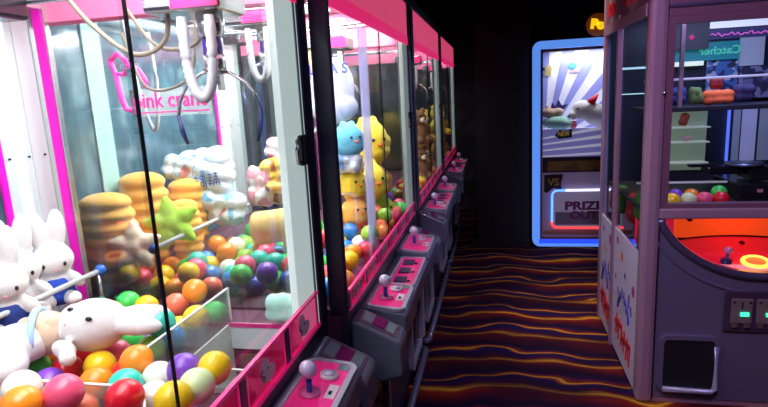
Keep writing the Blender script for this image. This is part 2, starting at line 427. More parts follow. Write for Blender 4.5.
def sill_strip(par, xg, ya, yb, z0, z1, n, marks='patch'):
    s = MB().box((xg+.002, ya, z0), (xg+.006, yb, z1)).build('sticker_strip', PINKACR, par)
    r = MB().box((xg+.001, ya, z1-.004), (xg+.011, yb, z1+.003)).box((xg+.001, ya, z0-.004), (xg+.012, yb, z0+.006)).build('strip_rail', HOTPINK, s)
    L = (yb-ya)/n
    for i in range(n):
        y = ya+L*i; zc = (z0+z1)/2
        MB().box((xg+.0062, y-.012, z0+.004), (xg+.009, y+.013, z1-.003)).build('strip_tab', DARK, s)
        for a, b in ((y+.016, y+.022), (y+L-.022, y+L-.016)): MB().box((xg+.0062, a, z0+.005), (xg+.0085, b, z1-.003)).build('strip_divider', HOTPINK, s)
        if marks == 'patch':
            w = MB().ball((xg+.0065, y+L*.45, zc+.004), 1, (.0012, .024, (z1-z0)*.3)).ball((xg+.0065, y+L*.55, zc-.012), 1, (.0012, .03, (z1-z0)*.2)).build('strip_sticker', STICKW, s)
            MB().tube([(xg+.0085, y+L*.38+.01*math.sin(j*1.3), zc-.014+.005*j) for j in range(6)], .0018, 6).ball((xg+.0082, y+L*.5, zc+.004), .003).build('doodle', STICKG, w)
        else:
            for j in range(3):
                yy = y+L*(.28+.18*j)
                w = MB().box((xg+.0062, yy-.014, z0+.012), (xg+.0075, yy+.014, z1-.010)).build('strip_sticker', STICKW, s)
                MB().box((xg+.0076, yy-.008, z0+.018), (xg+.0086, yy-.003, z1-.016)).box((xg+.0076, yy+.002, z0+.024), (xg+.0086, yy+.007, z1-.02)).build('bar_mark', STICKG, w)

def claw_machine(xg, y0, y1, lpost, rpost, label, consoles, first=False, stile=.15, seam=.5, lamp=22, lampcol=(.95, .97, 1), glow=.3, panels=None):
    D = .83 if first else .98; xb = xg-D; H = 2.0
    root = empty('claw_machine', (xg-D/2, (y0+y1)/2, 0), label, 'claw machine', 'pink claw machines in a row along the left wall')
    g0 = y0+lpost; g1 = y1-rpost
    # cabinet
    B('cabinet', DARK, root, (xb, y0, .06), (xg, y1, .70), .006)
    B('cabinet_front', DARK, root, (xg-.02, y0, .70), (xg, y1, .80))
    B('kick_base', BLACK, root, (xb+.02, y0+.01, 0), (xg-.03, y1-.01, .062))
    tx0, tx1, ty0, ty1 = xb+.02, xg-.02, y0+.01, y1-.01
    if first: poly = [(tx0, ty0), (tx1, ty0), (tx1, 1.03), (-.77, 1.03), (-.77, 1.375), (tx1, 1.375), (tx1, ty1), (tx0, ty1)]
    else: poly = [(tx0, ty0), (tx1, ty0), (tx1, ty1), (tx0, ty1)]
    MB().prism(poly, (0, 0, .70), (1, 0, 0), (0, 1, 0), (0, 0, 1), ZP-.70).build('playfield_tray', mat('plum_tray', (.10, .02, .05), .6), root)
    B('front_apron', DARK, root, (xg-.02, y0+.004, .80), (xg+.004, y1-.004, .862), .003)
    for ya, yb in ((y0+.10, y0+.46), (y1-.46, y1-.10)):
        f = MB().frame((xg+.001, ya, .12), (0, 1, 0), (0, 0, 1), (1, 0, 0), yb-ya, .42, .03, .025, .04).build('prize_door', HOUSRIM, root)
        B('prize_flap', BLACKGL, f, (xg+.001, ya+.03, .15), (xg+.010, yb-.03, .51))
    B('corner_trim', mat('pale_trim', (.6, .56, .6), .4), root, (xg-.004, y0+.012, .08), (xg+.012, y0+.06, .64), .004)
    MB().tube([(xg+.01, y0+.02, .05), (xg+.035, y0+.05, .05), (xg+.035, y1-.05, .05), (xg+.01, y1-.02, .05)], .018, 10).build('bumper_rail', HOUS, root, True)
    # posts
    if lpost > .015: B('corner_post', DARK, root, (xg-.05, y0, .862), (xg+.008, g0, H-.05), .006)
    if rpost > .015: B('corner_post', DARK, root, (xg-.05, g1, .862), (xg+.008, y1, H-.05), .006)
    if first:
        B('rear_post', MAGENTA, root, (xb+.045, 1.41, ZP), (xb+.072, 1.432, H-.06))
        B('rear_post_trim', CHROME, root, (xb+.073, 1.415, ZP), (xb+.080, 1.432, H-.06))
    # door frames and glass
    dm = mat('stile_glow_%d' % int(glow*100), (.6, .7, .67) if first else (.32, .40, .38), .5, emit=(.72, .9, .84), es=glow)  # glow put into the stile's colour so that it looks lit
    st = B('door_stile', dm, root, (xg-.018, g1-stile, .867), (xg+.002, g1, 1.80), .002)
    B('stile_groove', GREYGREEN, st, (xg+.002, g1-.028, .87), (xg+.0045, g1-.016, 1.79))
    hz = 1.375
    lk = MB().box((xg+.002, g1-.065, hz-.045), (xg+.016, g1-.008, hz+.035), .004).build('door_lock', BLACKGL, root)
    MB().tube([(xg+.004, g1-.06, hz-.036), (xg+.012, g1-.095, hz-.034), (xg+.012, g1-.10, hz), (xg+.012, g1-.095, hz+.022), (xg+.004, g1-.06, hz+.026)], .005, 8).build('lock_handle', CHROME, lk, True)
    sm = g0+(g1-g0)*seam
    gl = MB().box((xg-.004, g0, .867), (xg, sm, 1.95)).build('sliding_door', GLASS, root)
    MB().box((xg-.004, sm-.003, .867), (xg+.001, sm+.0005, 1.95)).build('door_edge', BLACKGL, gl)
    gl = MB().box((xg-.014, sm, .867), (xg-.010, g1-stile, 1.95)).build('sliding_door', GLASS, root)
    # side glass
    for y in ((y0+.012, 1.436) if first else (y0+.012, y1-.045)):
        MB().box((xb+.05, y, ZP-.005), (xg-.052, y+.004, 1.94)).build('side_glass', SIDEGL if y > y0+.1 else GLASS, root)
        MB().box((xb+.05, y-.004, 1.755), (xg-.052, y-.001, 1.80)).build('side_header_band', SIDEBAND, root)
        MB().box((xb+.05, y-.003, 1.80), (xg-.052, y-.001, 1.93)).build('side_header', SIDEBAND, root)
    # back
    B('back_pane', BACKGL, root, (xb, y0+.02, ZP), (xb+.015, y1-.02, 1.93))
    for i, (ya, yb) in enumerate(panels or ((y0+.25, y0+.34), (y1-.33, y1-.045))):
        p = B('back_panel', WHITE, root, (xb+.002, ya, ZP), (xb+.022, yb, 1.93))
        n = (yb-ya)
        if n < .12: p.data.materials[0] = mat('pale_teal_column', (.35, .58, .56), .4); continue
        B('panel_seam', GREYGREEN, p, (xb+.022, yb-n*.16, ZP), (xb+.026, yb-n*.02, 1.93))
        B('panel_seam', mat('pale_grey_line', (.5, .54, .54), .4), p, (xb+.022, ya+n*.52, ZP), (xb+.025, ya+n*.55, 1.93))
        for yy in (ya+n*.1, ya+n*.45, ya+n*.75): MB().cyl((xb+.02, yy, 1.38), (xb+.027, yy, 1.38), .003, 10).build('screw', BLACKGL, p)
        B('led_strip', LEDB, root, (xb+.022, ya+n*.18, ZP), (xb+.028, ya+n*.36, 1.93))
        B('magenta_edge', MAGENTA, root, (xb+.022, ya-.022, ZP), (xb+.030, ya-.004, 1.93))
    # roof and header
    B('roof', DARK, root, (xb, y0, 1.95), (xg+.01, y1, H), .004)
    B('inner_ceiling', WHITE if first else mat('rose_grey_ceiling', (.22, .10, .14), .5), root, (xb+.02, y0+.01, 1.935), (xg-.02, y1-.01, 1.95))
    hd = B('header_panel', PINKLIT, root, (xg+.0005, g0, 1.79), (xg+.004, g1, 1.948))
    B('header_band', PINKBAND, root, (xg+.0005, g0, 1.745), (xg+.006, g1, 1.79))
    fixture = B('ceiling_lamp', mat('warm_white_lamp', (1, 1, 1), .5, emit=(1, .97, .97), es=3), root, (xb+.36, y0+.2, 1.925), (xg-.36, y1-.2, 1.934))
    l = light('interior_light', 'AREA', (xb+.42, (y0+y1)/2, 1.915), lamp*.6, lampcol, .45, 1.38, target=(xb+.42, (y0+y1)/2, 0)); l.parent = root; l.location -= root.location
    MB().cyl((xg-.06, y0+.12, 1.90), (xg-.06, y1-.12, 1.90), .012).build('added_header_tube', MATS['warm_white_lamp'], root, True)  # front tube and the light below it, added to brighten the toys' faces
    l = light('added_tube_light', 'AREA', (xg-.085, (y0+y1)/2, 1.89), lamp*.6, lampcol, .04, y1-y0-.3)
    l.rotation_euler = (0, math.radians(35), 0); l.parent = root; l.location -= root.location
    for c in consoles:
        fn, zt, k = {'joy': (console, .812, .10), 'box': (display_box, .805 if first else .815, .30), 'tray': (tray, .790, .02)}[c[0]]
        slope(fn)(root, xg, c[1], c[2], zt, k)
    sill_strip(root, xg, g0+.01, g1-.02, .872, .968 if first else .930, 6, 'patch' if first else 'bars')
    return root

M1 = claw_machine(-.51, -.10, 1.485, .06, .065, 'nearest pink claw machine, white rabbits and plastic balls behind its glass', [('joy', .15, .42), ('tray', .45, .96), ('joy', 1.015, 1.30), ('box', 1.315, 1.45)], True, .15, .525, lamp=20, glow=.48, panels=((.10, .5), (1.255, 1.445)))
M2 = claw_machine(-.45, 1.488, 2.97, .018, .085, 'second claw machine from the front, bagged plush and yellow toys behind its glass', [('box', 1.53, 1.645), ('joy', 1.66, 1.91), ('tray', 1.92, 2.31), ('joy', 2.32, 2.62), ('box', 2.68, 2.79)], lamp=46, glow=.16)
dy = 1.56
MB().box((-.482, 1.965, ZP), (-.474, 2.075, 1.745)).build('reflection_band', glassmat('lavender_reflection', (.9, .9, 1), .04, .55, (.75, .74, .95)), M2)  # pale sheet stands in for a reflection on the door glass
M3 = claw_machine(-.45, 1.45+dy, 2.97+dy, .085, .085, 'third claw machine from the front, brown plush bears behind its glass', [('box', 1.53+dy, 1.645+dy), ('joy', 1.66+dy, 1.91+dy), ('tray', 1.92+dy, 2.31+dy), ('joy', 2.32+dy, 2.62+dy), ('box', 2.68+dy, 2.79+dy)], lamp=7, glow=.14)
dy = 3.12
M4 = claw_machine(-.45, 1.45+dy, 2.97+dy, .085, .085, 'farthest claw machine at the end of the left row, yellow toys inside', [('box', 1.53+dy, 1.645+dy), ('joy', 1.66+dy, 1.91+dy), ('tray', 1.92+dy, 2.31+dy), ('joy', 2.32+dy, 2.62+dy), ('box', 2.68+dy, 2.79+dy)], lamp=6, glow=.14)

gantry(M1, -1.28, -.56, 0.05, 1.40, -.65, 1.2, 1.70)
crane(M1, -.665, 1.2, 1.70)
gantry(M2, -1.22, -.50, 1.55, 2.90, -.80, 1.9, 1.76)
crane(M2, -.83, 1.9, 1.76)
for M, x, y in ((M2, -.70, 2.35), (M3, -.6, 3.9), (M4, -.6, 5.4)):
    gantry(M, -1.22, -.50, y-.6, y+.5, x, y, 1.72); crane(M, x, y, 1.70)
hose(M1, [(-1.02, 1.2, 1.80), (-.95, 1.2, 1.71), (-.86, 1.2, 1.635), (-.80, 1.2, 1.625), (-.75, 1.2, 1.655), (-.735, 1.2, 1.72)])
hose(M1, [(-.92, 1.3, 1.76), (-.85, 1.3, 1.66), (-.78, 1.3, 1.64), (-.72, 1.3, 1.66), (-.69, 1.3, 1.74)], .005)  # this loop and the next stand for reflections of the hose
hose(M1, [(-.98, 1.36, 1.70), (-.93, 1.36, 1.56), (-.84, 1.36, 1.55), (-.78, 1.36, 1.60), (-.76, 1.36, 1.74)], .004)
hose(M2, [(-1.25, 1.75, 1.80), (-1.22, 1.75, 1.55), (-1.18, 1.75, 1.42), (-1.15, 1.75, 1.55), (-1.16, 1.75, 1.75)], .007, COIL)
hose(M2, [(-.72, 1.95, 1.75), (-.70, 1.95, 1.45), (-.66, 1.95, 1.38), (-.62, 1.95, 1.5), (-.62, 1.95, 1.74)], .007, COIL)

# writing on the first machine's far side glass
LOGO = mat('logo_pink', (.85, .05, .38), .4, emit=(.9, .05, .35), es=.15)
LOGOW = glassmat('frosted_band', (.95, .97, .97), .03, .22, (.9, .93, .95))
band = MB().box((-1.03, 1.430, 1.475), (-.78, 1.433, 1.552)).build('logo_band', LOGOW, M1)
lg = text_obj('logo_text', 'pink crane', LOGO, M1, (-1.017, 1.427, 1.500), (1, 0, 0), (0, 0, 1), .060, width=.23, bold=.0008)
MB().box((-1.02, 1.427, 1.484), (-.785, 1.4285, 1.4875)).build('logo_underline', LOGO, lg)
hx = MB()
pts = [(-1.075, 1.427, 1.635), (-1.05, 1.427, 1.655), (-1.025, 1.427, 1.635), (-1.035, 1.427, 1.595), (-1.065, 1.427, 1.60)]
hx.tube(pts+[pts[0]], .007, 6).tube([(-1.062, 1.427, 1.60), (-1.055, 1.427, 1.53), (-1.045, 1.427, 1.50), (-1.03, 1.427, 1.495)], .008, 6).tube([(-1.025, 1.427, 1.625), (-.99, 1.427, 1.605), (-.975, 1.427, 1.58), (-.972, 1.427, 1.555)], .008, 6)
hx.build('logo_hook', LOGO, M1, True)

# chute of the first machine
def chute(par):
    x0, x1, y0, y1 = -.77, -.53, 1.03, 1.375
    pale = mat('pale_chute', (.55, .56, .52), .5)
    B('chute_ledge', WHITE, par, (x0, y1-.006, ZP-.075), (x1, y1, ZP+.003))
    B('ledge_stripe', mat('magenta_line', (.6, .02, .2), .4), par, (x0, y1-.008, ZP-.008), (x1, y1-.004, ZP+.004))
    B('chute_side', pale, par, (x0, y0, .705), (x0+.006, y1, ZP))
    B('chute_floor', pale, par, (x0+.006, y0, .70), (x1, y1-.006, .71))
    B('chute_slot', mat('brown_chute', (.10, .06, .05), .5), par, (x0+.03, y1-.012, .735), (x1-.05, y1-.006, .785))
    a = MB().box((x0-.004, y0-.02, ZP), (x0, y1+.02, ZP+.10)).build('chute_wall', ACRYL, par)
    MB().box((x0-.005, y0-.02, ZP+.099), (x0+.001, y1+.02, ZP+.102)).box((x0-.005, y1+.017, ZP), (x0+.001, y1+.02, ZP+.10)).build('wall_edge', ACRYLEDGE, a)
    a = MB().box((x0, y0-.024, ZP), (x1, y0-.02, ZP+.06)).build('chute_wall', ACRYL, par)
    MB().box((x0, y0-.025, ZP+.058), (x1, y0-.019, ZP+.061)).build('wall_edge', ACRYLEDGE, a)
chute(M1)
# guard rail of acrylic in front, and white rods along the back
g = MB().box((-1.25, .86, ZP), (-.70, .864, .968)).build('guard_panel', ACRYL, M1)
MB().tube([(-1.25, .862, .968), (-.70, .862, .968), (-.66, .835, .96), (-.635, .80, .945)], .0032, 8).build('guard_edge', ACRYLEDGE, g, True)
for M, x, ya, yb, z in ((M1, -1.195, .55, 1.405, 1.02), (M2, -1.10, 1.54, 2.88, 1.049)):
    rd = MB().cyl((x, ya, z), (x, yb, z), .0075, 12).build('guard_rod', WHITE, M, True)
    for yy in (ya, yb): MB().ball((x, yy, z), .017).build('rod_cap', BLUEP, rd, True)
    br = MB().cyl((x, yb-.01, z), (x, yb-.01, ZP), .005, 8).cyl((x, ya+.01, z), (x, ya+.01, ZP), .005, 8).build('rod_stand', CHROME, rd, True)

# ------------------------------------------------------------------ plush toys
EYE = mat('black_bead', (.01, .01, .012), .2)
NOSE = mat('pink_thread', (.75, .3, .35), .6)
def v(*a): return Vector(a)
def rabbit_sit(loc, label, face=(.6, -.75), dress=None, s=1.0, earspread=.02):
    """seated plush rabbit: body, ears and arms one surface; dress is its clothing"""
    x, y, z = loc
    r = empty('plush_rabbit', (x, y, z), label, 'plush toy', 'white plush rabbits in the nearest claw machine')
    f = v(face[0], face[1], 0).normalized(); sd = v(-f.y, f.x, 0)
    c = v(x, y, z)
    P = [(c+v(0, 0, .13)*s, (.058*s, .058*s, .05*s)), (c+v(0, 0, .05)*s, (.045*s, .045*s, .055*s))]
    yaw = math.atan2(sd.y, sd.x)
    for k in (-1, 1):
        P.append((c+sd*(.024*k*s)+v(0, 0, .215)*s, (.024*s, .018*s, .062*s), (0, math.radians(4*k), yaw)))
        P.append((c+sd*(.05*k*s)+f*.028*s+v(0, 0, .068)*s, (.017*s, .017*s, .03*s), (0, math.radians(-35*k), yaw)))
        P.append((c+sd*(.032*k*s)+f*.05*s+v(0, 0, .02)*s, (.024*s, .03*s, .02*s), (0, 0, yaw)))
    blob('body', P, WHITEPL, r, .005)
    if dress:
        blob('dress', [(c+v(0, 0, .052)*s, (.05*s, .05*s, .043*s)), (c+v(0, 0, .02)*s, (.056*s, .056*s, .025*s))], dress, r, .006)
    hc = c+v(0, 0, .125)*s
    def onhead(a, h):   # point on head at sideways angle a, height h
        d = (f*math.cos(a)+sd*math.sin(a)); k = math.sqrt(max(0, 1-(h/.05)**2)); return hc+v(0, 0, .005)*s+d*(.0565*k*s)+v(0, 0, h*s)
    for k in (-1, 1): MB().ball(onhead(.48*k, -.006), .0048*s, (1, 1, 1.35)).build('eye', EYE, r, True)
    MB().ball(onhead(0, -.022), .0042*s, (1.3, 1, .8)).build('nose', NOSE, r, True)
    return r
BLUEDR = mat('royal_blue_cloth', (.01, .06, .45), .8, bump=.3)
def scene_rabbits():
    rabbit_sit((-1.262, 1.30, .955), 'white plush rabbit in a blue dress leaning on the white back panel', (.75, -.66), BLUEDR, 1.0)
    rabbit_sit((-1.225, 1.10, .955), 'white plush rabbit at the photo\'s left edge, beside the blue-dressed one', (.75, -.66), mat('royal_navy_cloth', (.008, .03, .2), .8), 1.0)
    rabbit_sit((-1.285, 1.205, .955), 'white plush rabbit behind the two front ones, mostly its ears showing', (.8, -.6), None, 1.02)
    # lying rabbit, head to the right, seen from its side
    loc = (-.95, 1.0, ZP+.075)
    r = empty('plush_rabbit', loc, 'large white plush rabbit lying on its back across the balls', 'plush toy', 'white plush rabbits in the nearest claw machine')
    hc = v(-.937, 1.055, 1.005)
    from_ = v(-1.0, .985, 1.00)
    ax = v(.88, .47, 0).normalized()
    yaw = math.atan2(ax.y, ax.x)
    P = [(hc, (.076, .062, .062), (0, 0, yaw)), (hc-ax*.10+v(0, 0, -.005), (.06, .045, .045), (0, 0, yaw)),
         (hc+ax*.10+v(.0, .012, .003), (.066, .027, .025), (0, math.radians(6), yaw+.06)), (hc+ax*.095+v(.012, -.03, -.006), (.064, .025, .023), (0, math.radians(8), yaw-.12)),
         (v(-1.045, .955, 1.0), (.06, .045, .045), (0, math.radians(20), yaw+.5)), (v(-1.04, .895, .975), (.05, .065, .045), (0, 0, .5)),
         (v(-.945, .965, .985), (.030, .020, .020), (0, .3, yaw-.6)), (v(-.92, .945, .975), (.018, .018, .018)), (v(-1.0, 1.06, 1.03), (.03, .018, .018), (0, -.6, yaw))]
    blob('body', P, WHITEPL, r, .0055)
    TAN = patternmat('tan_print_cloth', [(.55, .38, .25), (.65, .48, .34), (.06, .05, .06), (.6, .42, .3)], 60, .85, 'voronoi', thr=[0, .35, .86, .92])
    d = blob('dress', [(hc-ax*.10+v(0, 0, -.004), (.052, .052, .052), (0, 0, yaw)), (hc-ax*.135+v(0, -.006, -.01), (.03, .058, .05), (0, 0, yaw))], TAN, r, .006)
    st = [hc-ax*.115+v(.03*math.sin(a)-.0, -.056*math.sin(a), .056*math.cos(a)-.004) for a in [math.radians(k*14-60) for k in range(12)]]
    MB().tube(st, .008, 8).build('strap', mat('pale_blue_ribbon', (.35, .55, .9), .6), r, True)
    e = hc+v(.028, -.046, .034); MB().ball(e, .0055, (1.5, 1, 1)).build('eye', EYE, r, True)
    e = hc+v(-.026, -.034, .050); MB().ball(e, .0055, (1.5, 1, 1)).build('eye', EYE, r, True)
    MB().ball(hc+v(-.024, -.056, .022), .004).build('nose', NOSE, r, True)
scene_rabbits()

YEL = mat('orange_yellow_plush', (.93, .48, .07), .85, sheen=.3, bump=.3, bscale=120)
YEL2 = mat('lemon_plush', (.92, .70, .04), .8, sheen=.2, bump=.3, bscale=120)
TANP = mat('honey_plush', (.62, .30, .07), .85, bump=.3, bscale=120)
BROWN = mat('brown_plush', (.28, .13, .06), .9, bump=.3, bscale=120)
GRN = mat('lime_plush', (.45, .75, .05), .8, bump=.3, bscale=120)
CREAM = mat('cream_plush', (.85, .72, .55), .85, bump=.3, bscale=120)
BUFF = mat('buff_yellow_plush', (.85, .58, .20), .85, bump=.2, bscale=120)
TEALP = mat('sky_blue_plush', (.12, .50, .68), .85, bump=.3)
ORG = mat('coral_orange_plush', (.85, .16, .05), .85, bump=.3)

def loaf(loc, label, r=.075, h=.2, n=5, tilt=(0, 0), m=None, group='ribbed orange loaf plushes in the second claw machine', flat=.8):
    x, y, z = loc; P = []
    for i in range(n):
        t = (i+.5)/n; rr = r*(.80+.28*math.sin(math.pi*(t*.85+.08)))
        P.append(((x+tilt[0]*t, y+tilt[1]*t, z+h*t), (rr, rr*flat, h/n*.86)))
    o = blob('loaf_plush', P, m or YEL, None, .006, loc=loc, smooth_it=1); return tag(o, label, 'plush toy', group)
loaf((-1.31, 1.61, .92), 'orange ribbed loaf plush standing upright beside the magenta corner strip', .098, .29, 7, (0, 0))
loaf((-1.31, 1.80, .93), 'orange ribbed loaf plush behind the white star plush', .098, .32, 7, (0, .02))
loaf((-1.24, 1.97, .93), 'orange ribbed loaf plush between the lime star and the blue bags', .085, .27, 7, (.01, .02))
loaf((-1.16, 1.84, .92), 'orange scalloped loaf plush leaning behind the lime star', .06, .22, 7, (-.02, .03))

def star(loc, label, m, R=.075, th=.03, nrm=(.4, -.9, .25), roll=0, five=5):
    c = v(*loc); n = v(*nrm).normalized(); a = n.cross(v(0, 0, 1)).normalized(); b = a.cross(n)
    from mathutils import Matrix as Mx
    Rm = Mx((a, n, b)).transposed(); P = [(c, (R*.5, th, R*.5), Rm.to_euler())]
    for k in range(five):
        t = roll+2*math.pi*k/five; d = a*math.sin(t)+b*math.cos(t); s2 = n.cross(d)
        Rk = Mx((s2, n, d)).transposed()
        P.append((c+d*R*.42, (R*.36, th*.85, R*.50), Rk.to_euler())); P.append((c+d*R*.78, (R*.18, th*.6, R*.30), Rk.to_euler()))
    return tag(blob('star_plush', P, m, None, .005, loc=loc), label, 'plush toy')
star((-1.195, 1.575, 1.045), 'cream white star plush leaning on the orange loaves behind the rod', CREAM, .085, .034)
star((-1.145, 1.73, 1.09), 'lime green star plush in front of the orange loaves', GRN, .095, .035, roll=.2)

def bag(loc, size, label, m, rot=(0, 0, 0), name='bagged_plush', seedv=1, cat='plush toy', group=None):
    rnd = random.Random(seedv); c = v(*loc); sx, sy, sz = size; P = []
    from mathutils import Euler
    R = Euler(rot).to_matrix()
    for i in range(-1, 2):
        for k in (-1, 1):
            q = R @ v(i*sx*.55, rnd.uniform(-.2, .2)*sy, k*sz*.35)
            P.append((c+q, (sx*rnd.uniform(.42, .6), sy*rnd.uniform(.8, 1.05), sz*rnd.uniform(.5, .68)), rot))
    return tag(blob(name, P, m, None, .007, loc=loc, smooth_it=2), label, cat, group)
BAGB = patternmat('pale_blue_bag', [(.50, .64, .72), (.16, .42, .60), (.6, .68, .72), (.25, .52, .66), (.7, .72, .75), (.6, .22, .22)], 30, .25, 'voronoi', thr=[0, .2, .4, .62, .72, .93], bump=.8)
BAGW = patternmat('white_crinkly_bag', [(.52, .60, .68), (.68, .72, .78), (.18, .36, .68), (.62, .68, .74)], 22, .25, 'voronoi', thr=[0, .3, .72, .8], bump=.8)
BAGP = patternmat('pink_bag', [(.85, .5, .5), (.9, .78, .78), (.8, .3, .35), (.85, .8, .8)], 26, .3, 'voronoi', bump=.6)
BAGY = patternmat('yellow_printed_bag', [(.9, .62, .03), (.95, .75, .08), (.55, .2, .04), (.95, .68, .05)], 24, .3, 'voronoi', thr=[0, .3, .72, .84], bump=.5)
BAGO = patternmat('brown_printed_bag', [(.35, .12, .03), (.8, .45, .05), (.2, .06, .02), (.85, .5, .1)], 30, .3, 'voronoi', bump=.5)
G2 = 'bagged plushes in the second claw machine'
bag((-1.27, 2.03, 1.25), (.075, .055, .055), 'light blue bagged plush on top of the heap, leftmost', BAGB, (0, .2, .2), seedv=3, group=G2)
bag((-1.24, 2.17, 1.245), (.11, .07, .075), 'white and blue bagged plush at the top of the heap', BAGW, (0, -.1, .1), seedv=4, group=G2)
b3 = bag((-1.14, 2.04, 1.20), (.09, .055, .07), 'white bagged plush with dark blue writing', BAGW, (0, .25, .1), seedv=5, group=G2)
bag((-1.10, 2.02, 1.085), (.09, .06, .075), 'pale blue bagged plush low in the heap above the balls', BAGB, (0, .1, 0), seedv=6, group=G2)
bag((-1.01, 2.20, 1.14), (.055, .05, .10), 'pink and white bagged plush between blue bags and yellow bag', BAGP, (0, 0, 0), seedv=7, group=G2)
bag((-.92, 2.25, 1.215), (.09, .07, .06), 'yellow printed bag with brown faces, above the buff cushion', BAGY, (0, -.2, 0), seedv=8, group=G2)
bag((-.89, 2.2, 1.125), (.08, .06, .06), 'brown and gold printed bag under the yellow bag', BAGO, (0, -.1, 0), seedv=9, group=G2)
bag((-1.05, 2.55, 1.26), (.07, .06, .06), 'pink bagged plush at the rear beside the white column', BAGP, (0, .4, 0), seedv=10, group=G2)
# writing strokes on the white bag
wr = MB()
for i, (dx, kind) in enumerate(((-.050, 0), (-.018, 1), (.012, 0), (.04, 1))):
    bx, by, bz = -1.13+dx, 1.975, 1.205+.2*dx
    for q in range(4): wr.tube([(bx-.011, by, bz+.02-.012*q), (bx+.011, by, bz+.021-.012*q)], .0022, 5)
    wr.tube([(bx, by, bz+.028), (bx, by, bz-.025)], .0022, 5)
    if kind: wr.tube([(bx-.01, by, bz-.005), (bx-.013, by, bz-.028)], .0022, 5).tube([(bx+.01, by, bz-.005), (bx+.013, by, bz-.028)], .0022, 5)
wr.build('bag_writing', mat('navy_print', (.02, .05, .3), .5), b3)
# buff cylinder cushion
cy = MB()
cy.cyl((-.90, 1.86, 1.035), (-.685, 1.90, 1.055), .062, 28)
o = cy.build('cylinder_cushion', BUFF, None, True, off=(-.79, 1.88, 1.04)); bv = o.modifiers.new('b', 'BEVEL'); bv.width = .02; bv.segments = 4
tag(o, 'buff yellow cylinder cushion lying on the balls', 'cushion')
bag((-.60, 1.385, .925), (.05, .028, .045), 'small mint green bagged toy by the prize chute of the nearest machine', mat('mint_fabric', (.45, .78, .68), .5, bump=.4), (0, 0, .3), 'mint_toy', 12, 'toy')

# toys seen through the second machine's own door
def bear(loc, label, m, s=1.0, face=(.5, -.85), group=None, ear=True, muzzle=CREAM):
    x, y, z = loc; c = v(x, y, z)
    r = empty('plush_bear', loc, label, 'plush toy', group)
    f = v(face[0], face[1], 0).normalized(); sd = v(-f.y, f.x, 0); yaw = math.atan2(sd.y, sd.x)
    P = [(c+v(0, 0, .06)*s, (.06*s, .055*s, .065*s)), (c+v(0, 0, .155)*s, (.055*s, .05*s, .05*s))]
    for k in (-1, 1):
        if ear: P.append((c+sd*.042*k*s+v(0, 0, .2)*s, .02*s))
        P.append((c+sd*.062*k*s+f*.02*s+v(0, 0, .08)*s, (.02*s, .02*s, .04*s), (0, math.radians(-30*k), yaw)))
        P.append((c+sd*.04*k*s+f*.06*s+v(0, 0, .022)*s, (.026*s, .035*s, .024*s), (0, 0, yaw)))
    blob('body', P, m, r, .008)
    MB().ball(c+f*.045*s+v(0, 0, .145)*s, .022*s, (1, 1, .8)).build('muzzle', muzzle, r, True)
    for k in (-1, 1): MB().ball(c+f*.045*s+sd*.02*k*s+v(0, 0, .168)*s, .006*s).build('eye', EYE, r, True)
    MB().ball(c+f*.066*s+v(0, 0, .15)*s, .006*s).build('nose', EYE, r, True)
    return r
GB = 'plush toys behind the second machine\'s door'
def chick(loc, r_, label, m, group, face=(.7, -.7), sq=1.0):
    x, y, z = loc; c = v(x, y, z); f = v(face[0], face[1], 0).normalized(); sd = v(-f.y, f.x, 0); yaw = math.atan2(sd.y, sd.x)
    r = empty('round_plush', loc, label, 'plush toy', group)
    blob('body', [(c, (r_, r_, r_*sq)), (c+v(0, 0, -r_*.35), (r_*1.06, r_*1.02, r_*.6)), (c+sd*r_*.95, (r_*.35, r_*.2, r_*.42), (0, .4, yaw)), (c-sd*r_*.95, (r_*.35, r_*.2, r_*.42), (0, -.4, yaw)), (c+sd*r_*.3+v(0, 0, r_*sq*.95), r_*.22), (c-sd*r_*.3+v(0, 0, r_*sq*.95), r_*.22)], m, r, .007)
    for k in (-1, 1): MB().ball(c+(f*.93+sd*.3*k+v(0, 0, .25)).normalized()*r_*.99, r_*.09).build('eye', EYE, r, True)
    MB().ball(c+f*r_*1.0, r_*.13, (1, 1, .7)).build('beak', ORG, r, True)
chick((-.60, 2.19, 1.325), .066, 'sky blue round plush high in the second machine by its dark corner post', TEALP, GB, sq=1.1)
chick((-.63, 2.30, 1.21), .06, 'cream round plush right below the sky blue one', CREAM, GB)
chick((-.595, 2.20, 1.145), .062, 'lemon round plush under the crinkled white bag by the dark post', YEL2, GB)
chick((-.60, 2.33, 1.075), .062, 'honey round plush right of the lemon one by the post', YEL, GB)
chick((-.59, 2.19, 1.03), .06, 'orange yellow round plush second from the bottom by the dark post', YEL, GB)
chick((-.60, 2.34, .955), .055, 'lemon round plush at the bottom near the dark post', YEL2, GB)
chick((-.58, 2.20, .955), .05, 'coral round plush lowest beside the dark post', ORG, GB)
chick((-.62, 2.64, 1.27), .10, 'lemon plush highest beside the second machine\'s lock', YEL2, GB, sq=1.2)
chick((-.60, 2.52, 1.10), .085, 'lemon plush in the middle of the second machine\'s door', YEL2, GB, sq=1.1)
chick((-.62, 2.72, 1.07), .085, 'brown round plush under the highest lemon plush by the lock', TANP, GB)
chick((-.57, 2.60, .95), .07, 'lime round plush low near the second machine\'s lock', GRN, GB)
bag((-.60, 2.17, 1.235), (.055, .05, .045), 'crinkled white bagged plush beneath the sky blue toy', BAGW, (0, 0, 0), seedv=21, group=GB)
